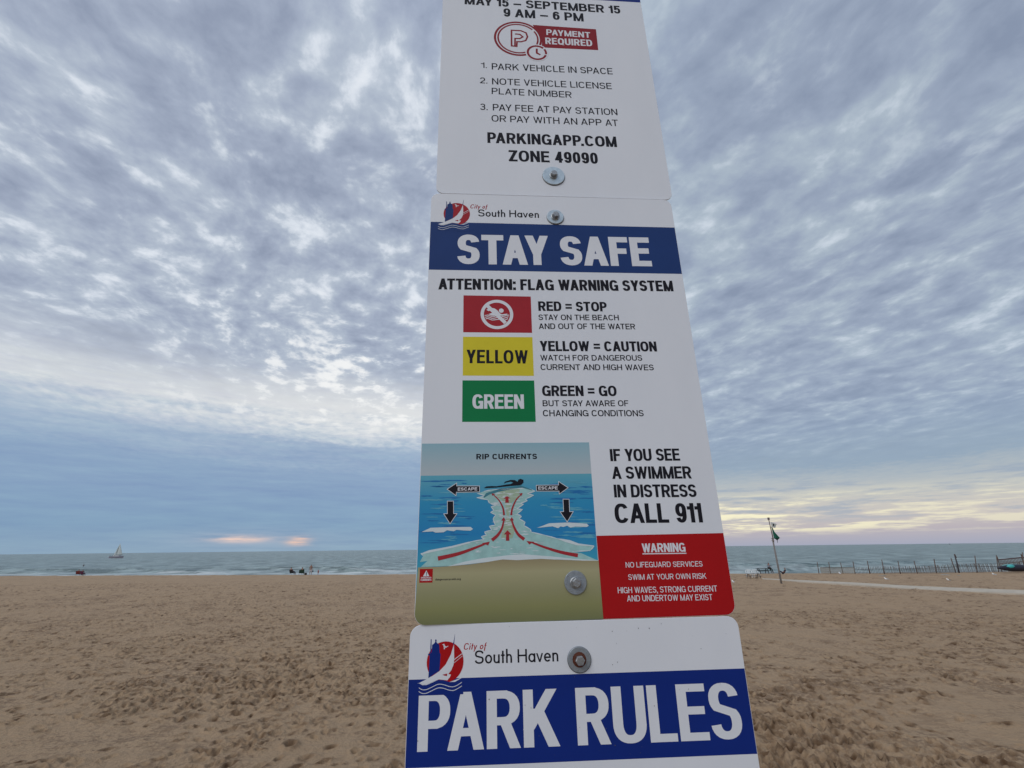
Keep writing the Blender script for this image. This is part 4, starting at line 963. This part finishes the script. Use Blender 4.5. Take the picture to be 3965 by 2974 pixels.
# right side: picnic tables, chairs, people
def picnic_table(loc, rz, label, m, L=1.9, sc=1.):
    e = empty('picnic_table', loc, label, 'table', rot=(0, 0, rz)); e.scale = (sc, sc, sc)
    for j in range(5):
        MB().box((0, -.30+j*.15, .75), (L, .135, .04)).build('top_board', m, e)
    for s_ in (-1, 1):
        for j in range(2): MB().box((0, s_*(.62+j*.14), .44), (L, .13, .04)).build('bench_board', m, e)
        MB().box((s_*L*.36, 0, .40), (.06, 1.5, .09)).build('seat_beam', m, e)
        MB().box((s_*L*.36, 0, .69), (.055, .72, .08)).build('top_beam', m, e)
        for q_ in (-1, 1): MB().bar((s_*L*.36+.05, q_*.58, 0), (s_*L*.36+.05, q_*.22, .73), .05, .1).build('leg', m, e)
    return e
WOODD = mat('dark_weathered_wood', (.030, .035, .034), .85, var=.3, vscale=8); WOODG = mat('grey_weathered_wood', (.20, .165, .14), .9, var=.35, vscale=8)
p0, p1 = at(2931, 2221), at(2977, 2221.5); pc = (p0+p1)/2
picnic_table(onsand(pc)+Vector((0, 0, lift)), 0, 'dark picnic table at the water\'s edge left of the flagpole', WOODD, L=(p1-p0).length*1.02)
g0, g1 = ground(2884, 2240), ground(2961, 2241); gc = (g0+g1)/2
picnic_table(onsand(gc)+Vector((0, .3, lift-.08)), R_(3), 'low grey weathered picnic table with white chairs behind it', WOODG, L=(g1-g0).length*.92, sc=.88)
def resin_chair(loc, rz, label):
    e = empty('plastic_chair', loc, label, 'chair', 'white plastic chairs by the grey table', rot=(0, 0, rz)); m = M['resin']
    v = MB(); v.box((0, 0, .42), (.48, .46, .035)); v.build('seat', m, e)
    pts = [(-.26, -.20, .44), (-.27, -.27, .72), (-.20, -.31, .90), (0, -.33, .94), (.20, -.31, .90), (.27, -.27, .72), (.26, -.20, .44)]
    MB().tube([(a*1.1, b, c) for a, b, c in smooth3(pts)], .034).build('back_frame', m, e)
    for x in (-.12, 0, .12): MB().bar((x, -.22, .44), (x, -.33, .92), .055, .015, (0, 1, 0)).build('slat', m, e)
    for s_ in (-1, 1):
        MB().tube([(s_*.29, -.26, .68), (s_*.31, .10, .67), (s_*.29, .22, .60), (s_*.28, .24, 0)], .028).build('armrest', m, e)
        MB().tube([(s_*.24, -.20, .42), (s_*.27, -.27, 0)], .024).build('leg', m, e)
    return e
def smooth3(pts, k=5):
    P_ = [Vector(pts[0])]+[Vector(p) for p in pts]+[Vector(pts[-1])]; out_ = []
    for i in range(1, len(P_)-2):
        a, b, c_, d = P_[i-1:i+3]
        for j in range(k):
            t = j/k; out_.append(.5*(2*b+(c_-a)*t+(2*a-5*b+4*c_-d)*t*t+(3*b-a-3*c_+d)*t**3))
    return out_+[P_[-1]]
M['resin'] = mat('white_resin', (.72, .74, .74), .45)
for x, lb in ((2903, 'left white plastic armchair behind the low grey picnic table'), (2930, 'right white plastic armchair behind the low grey picnic table')):
    p = at(x, 2236.5); c_ = resin_chair(p, R_(160 if x < 2910 else 178), lb); c_.scale = (1.25, 1.15, 1.05)
# person perched on the table's end
pp = at(2992, 2222); s_ = pc.y
e = seated(Vector((pp.x-.15, pc.y-.15, pp.z)), R_(-62), 'person in grey shirt and black shorts perched on the dark picnic table\'s end', GRY, BLK, lean=-.02, seat=.74, knees=.05)
# people in navy right of pole
hp = at(3034, 2217.5)
seated(hp, R_(62), 'person in navy sitting low on the sand right of the flagpole, knees up', NAVY, NAVY, lean=.28, seat=.02, knees=.58, sc=1.02)
# --- flag pole
fb = at(3026.5, 2262); fb.z -= .3; fy = fb.y; ft = atY(2975.5, 2007, fy)
e = empty('flagpole', fb, 'tall leaning weathered wooden flagpole standing in the sand right of the signs', 'flagpole')
D_ = ft-fb; PXM = (atY(3001, 2150, fy)-atY(3000, 2150, fy)).length; POLE = mat('weathered_pole', (.21, .19, .18), .9, var=.4, vscale=6, bump=.5, bscale=30)
sh_ = D_*.70
MB().tube([Vector((0, 0, 0)), D_*.35, sh_], [PXM*3.4, PXM*3.2, PXM*2.7], 12).build('pole', POLE, e, True)
MB().tube([sh_-D_*.06+Vector((.05, -.04, 0)), D_*.985], [PXM*1.9, PXM*1.5], 10).build('upper_pole', mat('upper_pole', (.12, .085, .08), .7), e, True)
q_ = D_.normalized()
MB().bar(D_*.975, D_*1.012, PXM*6, PXM*6).build('cap', mat('pole_cap', (.16, .12, .12), .7), e)
for f_ in (.665, .70): MB().bar(D_*f_-q_*.03, D_*f_+q_*.03, PXM*8, PXM*8).build('bracket', mat('pole_bracket', (.30, .24, .22), .7), e)
MB().tube([D_*.86+Vector((.06, -.06, 0)), D_*.66+Vector((.10, -.06, 0))], .012, 6).build('halyard', mat('rope', (.6, .58, .52), .9), e)
def cloth_sheet(name, quad, m, parent, sag=.06, nu=10, nv=10, th=.006):
    v, f = [], []
    for j in range(nv+1):
        for i in range(nu+1):
            a, b = i/nu, j/nv
            p = quad[0]*(1-a)*(1-b)+quad[1]*a*(1-b)+quad[2]*a*b+quad[3]*(1-a)*b
            v.append(p+Vector((0, sag*math.sin(a*7+b*3)*a, 0)))
    for j in range(nv):
        for i in range(nu): k_ = j*(nu+1)+i; f.append([k_, k_+1, k_+nu+2, k_+nu+1])
    o = obj(name, mesh(name, v, f), m, parent, True); s_ = o.modifiers.new('thickness', 'SOLIDIFY'); s_.thickness = th; return o
Qf = lambda pts, dy=0: [atY(x, y, fy+dy) for x, y in pts]
qd = Qf([(2984, 2021), (3007.5, 2029), (3001.4, 2045), (2986.9, 2039.2)], -.25); base = qd[0].copy()
e = empty('placard_flag', base, 'small white flag with a black G above the green flag', 'flag')
cloth_sheet('fabric', [p-base for p in qd], mat('white_flag_cloth', (.50, .52, .50), .8), e, sag=.02)
# letter G on it
gx, gz = (qd[1]-qd[0]), (qd[3]-qd[0]); pr = Print(); text(pr, 'G', (.32, .30), (.62, .30), .50, .26, .22, 0)
gv = []
for v_ in pr.v:
    a, b = v_[0], 1-v_[2]; P_ = qd[0]*(1-a)*(1-b)+qd[1]*a*(1-b)+qd[2]*a*b+qd[3]*(1-a)*b; gv.append(P_-base+Vector((0, -.05-v_[1]*-20, 0)))
obj('letter', mesh('letter', gv, pr.f), M['black'], e)
qd = Qf([(2986.9, 2039.5), (2988, 2041), (3019.5, 2084), (2997, 2086)], -.12); qd[2] = atY(3019.5, 2084, fy-.3); base = qd[0].copy()
e = empty('green_flag', base, 'limp dark green warning flag hanging below the white G flag', 'flag')
cloth_sheet('fabric', [p-base for p in qd], mat('green_flag_cloth', (.006, .10, .065), .8, var=.4, vscale=4), e, sag=.16, nu=16, nv=16)
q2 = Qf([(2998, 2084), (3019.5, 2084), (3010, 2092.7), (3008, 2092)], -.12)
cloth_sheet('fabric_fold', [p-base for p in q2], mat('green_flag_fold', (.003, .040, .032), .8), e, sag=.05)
MB().tube([atY(3009.5, 2091.5, fy-.12)-base, atY(3010.5, 2102, fy-.12)-base], [.03, .018], 6).build('cord', BLK, e)

# --- sand fence
FY = None
posts = [((3163.9, 2176), (3171, 2221.6)), ((3208.7, 2176), (3215.2, 2222.3)), ((3254.3, 2178.2), (3264.4, 2221.6)), ((3302.8, 2173.9), (3310.7, 2222.3)), ((3357.7, 2171), (3368.6, 2222.3)),
         ((3414, 2166.6), (3424.3, 2223)), ((3476.6, 2171.5), (3486.9, 2223)), ((3539, 2171.5), (3552, 2222.2)), ((3616.4, 2164.6), (3626, 2220.7)), ((3682, 2160.7), (3700.5, 2219)),
         ((3774.5, 2152), (3782.6, 2218.5)), ((3857.7, 2149.8), (3865, 2216)), ((3958.5, 2138.5), (3966, 2214))]
tops, bots = [], []
for (tx, ty), (bx, by) in posts:
    b = ground(bx, by); bots.append(b); tops.append(atY(tx, ty, b.y))
FP = mat('fence_post_wood', (.12, .075, .055), .9, var=.4, vscale=5); FK = mat('picket_wood', (.17, .15, .135), .9, var=.35, vscale=3); WIRE = mat('fence_strap', (.055, .045, .05), .8)
o_ = bots[3].copy(); e = empty('picket_fence', o_, 'long grey slat sand fence with leaning brown posts along the waterline, right', 'fence')
for i, (t_, b_) in enumerate(zip(tops, bots)):
    if i < 3: continue
    w_ = .10*(1.15 if i in (8, 9) else 1)
    MB().tube([b_-o_-Vector((0, 0, .3)), t_-o_], [w_*.62, w_*.5], 8).build('post', FP, e, True)
# pickets between post 3 and 11, their top line read at the posts
ptopy = {3: 2197, 4: 2196, 5: 2193.5, 6: 2193.5, 7: 2193, 8: 2190, 9: 2185, 10: 2182.5, 11: 2183, 12: 2176}
protos = []
for i in range(3, 12):
    a, b = bots[i], bots[i+1]; ta = atY(posts[i][1][0]-5, ptopy[i], a.y); tb = atY(posts[i+1][1][0]-5, ptopy[i+1], b.y)
    L = (b-a).length; cnt = max(4, int(L/.17))
    for k_ in range(cnt):
        f_ = (k_+.5)/cnt; bp_ = a.lerp(b, f_); tp = ta.lerp(tb, f_); hh = (tp.z-bp_.z)*random.uniform(.93, 1.05)
        if i >= 10 and random.random() < .12: continue
        if not protos:
            m_ = MB(); m_.box((0, 0, .5), (.052, .018, 1.0)); pmesh = mesh('picket', m_.v, m_.f); pmesh.materials.append(FK); protos.append(pmesh)
        o = link(bpy.data.objects.new('picket', protos[0]), e); o.location = bp_-o_+Vector((0, -.04, -.05)); o.scale = (random.uniform(.9, 1.3), 1, hh+.08)
        o.rotation_euler = (random.uniform(-.04, .04), random.uniform(-.12, .02), 0)
    for fz in (.72, .22):
        MB().tube([(a+(ta-a)*fz)-o_+Vector((0, -.07, .02*math.sin(i))), ((a+b)/2+((ta+tb)/2-(a+b)/2)*fz)-o_+Vector((0, -.07, -.03)), (b+(tb-b)*fz)-o_+Vector((0, -.07, .02*math.sin(i+1)))], .022 if fz > .5 else .012, 6).build('wire', WIRE, e)
# second fence: beige mesh section at the left end
o2 = bots[0].copy(); e = empty('mesh_fence', o2, 'short beige mesh fence on thin posts at the left end of the slat fence', 'fence')
for i in range(3): MB().tube([bots[i]-o2-Vector((0, 0, .3)), tops[i]-o2], [.06, .05], 8).build('post', FP, e, True)
def mesh_net(a, b, ha, hb, parent, m, nx=26, nz=8, t=.022):
    mb = MB()
    for k_ in range(nx+1):
        f_ = k_/nx; p = a.lerp(b, f_); h_ = ha+(hb-ha)*f_; mb.bar(p, p+Vector((0, 0, h_)), t*1.2, .008)
    for k_ in range(nz+1):
        g_ = k_/nz; mb.bar(a+Vector((0, -.01, ha*g_)), b+Vector((0, -.01, hb*g_)), .008, t*1.6)
    o = mb.build('mesh_panel', m, parent); return o
NET = mat('beige_net', (.30, .26, .21), .9, var=.3, vscale=3)
for i in range(3):
    a = bots[i] if i else ground(3179, 2221.8); b = bots[i+1]
    mesh_net(a-o2+Vector((0, -.05, 0)), b-o2+Vector((0, -.05, 0)), .92, .92, e, NET)
    MB().bar(a-o2+Vector((0, -.1, .93)), b-o2+Vector((0, -.1, .95)), .04, .05).build('rail', FP, e)
# tall gnarled post beside the slat fence
b_ = ground(3713.6, 2219); t_ = atY(3696, 2146, b_.y); e = empty('driftwood_post', b_, 'tallest dark gnarled post beside the slat fence, with a knob at its top', 'post')
MB().tube([Vector((0, 0, -.3)), (t_-b_)*.5+Vector((.05, 0, 0)), (t_-b_)*.93], [.13, .10, .08], 10).build('post', mat('dark_post', (.06, .05, .055), .9, var=.3, vscale=6), e, True)
MB().bar((t_-b_)*.80+Vector((.12, 0, 0)), (t_-b_)+Vector((-.02, 0, 0)), .15, .12).build('knob', FP, e)
# higher rail fence at the right edge
a, b = bots[11], bots[12]; e = empty('rail_fence', a, 'taller dark rail fence with short slats behind the navy kayak at the right edge', 'fence')
ra, rb = atY(3864, 2168, a.y+.5), atY(3966, 2158, b.y+.5)
ext = (rb-ra); ra_, rb_ = ra-a, rb-a+ext*.35
MB().bar(ra_, rb_, .06, .16).build('rail', mat('plum_rail', (.085, .04, .05), .85), e)
MB().bar(ra_-Vector((0, 0, .55)), rb_-Vector((0, 0, .6)), .05, .08).build('rail', FP, e)
for k_ in range(26):
    f_ = k_/25; p = ra_.lerp(rb_, f_); MB().box((p.x, p.y-.06, p.z-.45), (.10, .02, .95)).build('picket', FK, e)
for f_ in (.02, .70): p = ra_.lerp(rb_, f_); MB().bar((p.x, p.y+.06, p.z-1.9), (p.x-.05, p.y+.06, p.z+.5), .11).build('post', FP, e)

# --- kayak bundle at the right edge
ka = at(3900, 2214); ka.y -= 4.0; ka.z = float(terr(ka.x, ka.y)); ka = Vector((ka.x, ka.y, ka.z)); KP = (atY(3901, 2200, ka.y)-atY(3900, 2200, ka.y)).length
tip = atY(3861, 2198.5, ka.y); e = empty('kayak', ka, 'dark navy and teal kayak lying on the sand at the right edge', 'kayak')
kb = []; Lk = 5.6
for i in range(15):
    f_ = i/14; x = tip.x+f_*Lk; w_ = 14*KP*math.sin(min(1, f_*1.9+.05)*math.pi/2)**.8*(1 if f_ < .6 else 1-(f_-.6)*.9)
    cz = atY(3861+(x-tip.x)/KP, 2199.5, ka.y).z
    kb.append((Vector((x, ka.y, cz)), max(w_, .06)))
MB().tube([p-ka for p, _ in kb], [w_*.95 for _, w_ in kb], 14).build('hull', mat('navy_hull', (.008, .009, .022), .45, var=.4, vscale=3), e, True)
tl = [(p+Vector((0, -.62*w_, w_*.50))-ka) for p, w_ in kb[3:7]]
MB().tube(tl, [.06, .26, .24, .05], 10).build('teal_patch', mat('teal_plastic', (.05, .42, .42), .4, var=.3, vscale=5), e, True)
tl = [(p+Vector((0, .05, w_*.95))-ka) for p, w_ in kb[2:9]]
MB().tube(tl, [.03, .08, .10, .08, .08, .06, .03], 10).build('cockpit_rim', mat('pale_teal', (.16, .38, .38), .5, var=.3, vscale=5), e, True)

# --- gulls
def gull(p, rz, label, body_h=.30, wing=(.30, .31, .33)):
    e = empty('gull', p, label, 'gull', 'gulls standing on the sand', rot=(0, 0, rz)); e.scale = (1.15,)*3
    wm = mat('gull_white', (.9, .9, .88), .8); gm = mat('gull_grey', wing, .8)
    skin('body', [(0, 0, .20, .075), (.09, 0, .25, .07), (.14, 0, .33, .042), (.16, 0, .39, .045), (-.12, 0, .19, .055), (-.24, 0, .17, .02)], [(0, 1), (1, 2), (2, 3), (0, 4), (4, 5)], wm, e)
    for s_ in (-1, 1):
        skin('wing', [(.04, s_*.065, .25, .035), (-.10, s_*.07, .23, .04), (-.28, s_*.03, .18, .012)], [(0, 1), (1, 2)], gm, e)
        MB().tube([(0, s_*.03, .15), (.0, s_*.03, 0)], .008, 5).build('leg', mat('gull_leg', (.5, .3, .2), .7), e)
    MB().tube([(.19, 0, .385), (.25, 0, .375)], [.014, .004], 5).build('beak', mat('gull_beak', (.6, .4, .08), .6), e)
for x, y, rz, lb in ((3253, 2228, 80, 'small white gull before the beige mesh fence, leftmost on the open sand'), (3435, 2252, 150, 'white gull on the sand midway between fence and path'),
                     (3676, 2256, 175, 'white and brown gull facing left above the pale path'), (3852, 2233, 100, 'pale gull on the sand in front of the kayak'), (2839.5, 2263, 90, 'small white gull right beside the red warning panel\'s edge')):
    gull(at(x, y), R_(rz), lb, wing=(.18, .15, .13) if x == 3676 else (.42, .42, .42))

# --- sailboat
wd = ray(449, 2161.5); wp = wd*(ZW/wd.z); dist = wp.y
pxm = (atY(478, 2160, dist)-atY(422, 2160, dist)).length; k = pxm
e = empty('sailboat', wp, 'white sailboat with raised heeling sails out on the lake, left', 'sailboat')
hv, hf = [], []
sec = [(-.5, .03, .10), (-.42, .085, .12), (-.2, .13, .12), (.1, .14, .12), (.32, .09, .135), (.5, .005, .15)]
for x, w_, h_ in sec:
    for y_, z_ in ((-w_, h_), (-w_*.8, .0), (0, -.05), (w_*.8, 0), (w_, h_)): hv.append((x*k, y_*k, z_*k))
for i in range(5):
    for j in range(4): hf.append([i*5+j, i*5+j+1, (i+1)*5+j+1, (i+1)*5+j])
    hf.append([i*5+4, i*5, (i+1)*5, (i+1)*5+4])
hf += [[0, 1, 2, 3, 4], [29, 28, 27, 26, 25]]
hm = mat('hull_paint', (.24, .22, .26), .5)
ho = obj('hull', mesh('hull', hv, hf), hm, e)
MB().box((0, 0, .145*k), (.42*k, .13*k, .05*k)).build('cabin', mat('cabin_white', (.55, .55, .56), .5), e)
for x in (-.45, -.3): MB().bar((x*k, 0, .12*k), (x*k, 0, .2*k), .012*k).build('crew_figure', NAVY, e)
top = atY(465.8, 2104, dist)-wp; mb_ = atY(451, 2153, dist)-wp
MB().tube([mb_, top], [.012*k, .007*k], 8).build('mast', mat('mast', (.45, .45, .44), .5), e)
MB().tube([mb_+Vector((0, 0, .04*k)), mb_+Vector((.40*k, 0, .03*k))], .008*k, 6).build('boom', hm, e)
SAIL = mat('sail_cloth', (.58, .60, .57), .8, var=.15, vscale=.3)
def tri_sail(name, a, b, c_, belly):
    v, f = [], []; N_ = 8
    for i in range(N_+1):
        for j in range(N_+1):
            s_, t_ = i/N_, j/N_; p = a*(1-s_)+(b*(1-t_)+c_*t_)*s_; v.append(p+Vector((0, -belly*math.sin(math.pi*s_)*math.sin(math.pi*t_), 0)))
    for i in range(N_):
        for j in range(N_): q0 = i*(N_+1)+j; f.append([q0, q0+1, q0+N_+2, q0+N_+1])
    o = obj(name, mesh(name, v, f), SAIL, e, True); s_ = o.modifiers.new('thickness', 'SOLIDIFY'); s_.thickness = .02*k/5
tri_sail('headsail', atY(464.5, 2108, dist)-wp, atY(438, 2153, dist)-wp, atY(450.5, 2150, dist)-wp, .05*k)
tri_sail('mainsail', atY(466, 2105, dist)-wp, atY(452, 2150, dist)-wp, atY(474, 2149, dist)-wp, .05*k)
# far sail on the horizon
wd = ray(3676, 2106.5); dd_ = 1900; wp = atY(3676, 2105, dd_); wp.z = ZW
e = empty('distant_sailboat', wp, 'tiny hazy sailboat on the horizon above the slat fence', 'sailboat')
hh_ = (atY(3676, 2097, dd_)-atY(3676, 2104.5, dd_)).length
DS = mat('far_sail', (.22, .24, .28), .8)
obj('sail', mesh('sail', [(-1.2, 0, 1.2), (1.6, 0, 1.2), (.1, .1, hh_), (.1, -.2, hh_*.4)], [[0, 3, 2], [3, 1, 2], [0, 1, 3], [0, 2, 1]]), DS, e)
MB().box((0, 0, .6), (5.5, 1.8, 1.2)).build('hull', DS, e)
print('sand tris', len(sand_me.polygons)*2, 'water', len(water_me.polygons)*2, 'shore', SHX.round(), SHY.round())
for nm, o in (('fb', fb), ('man', mp), ('fence', bots[3]), ('boat', k)): print(nm, o)
print('pole h', D_.length)
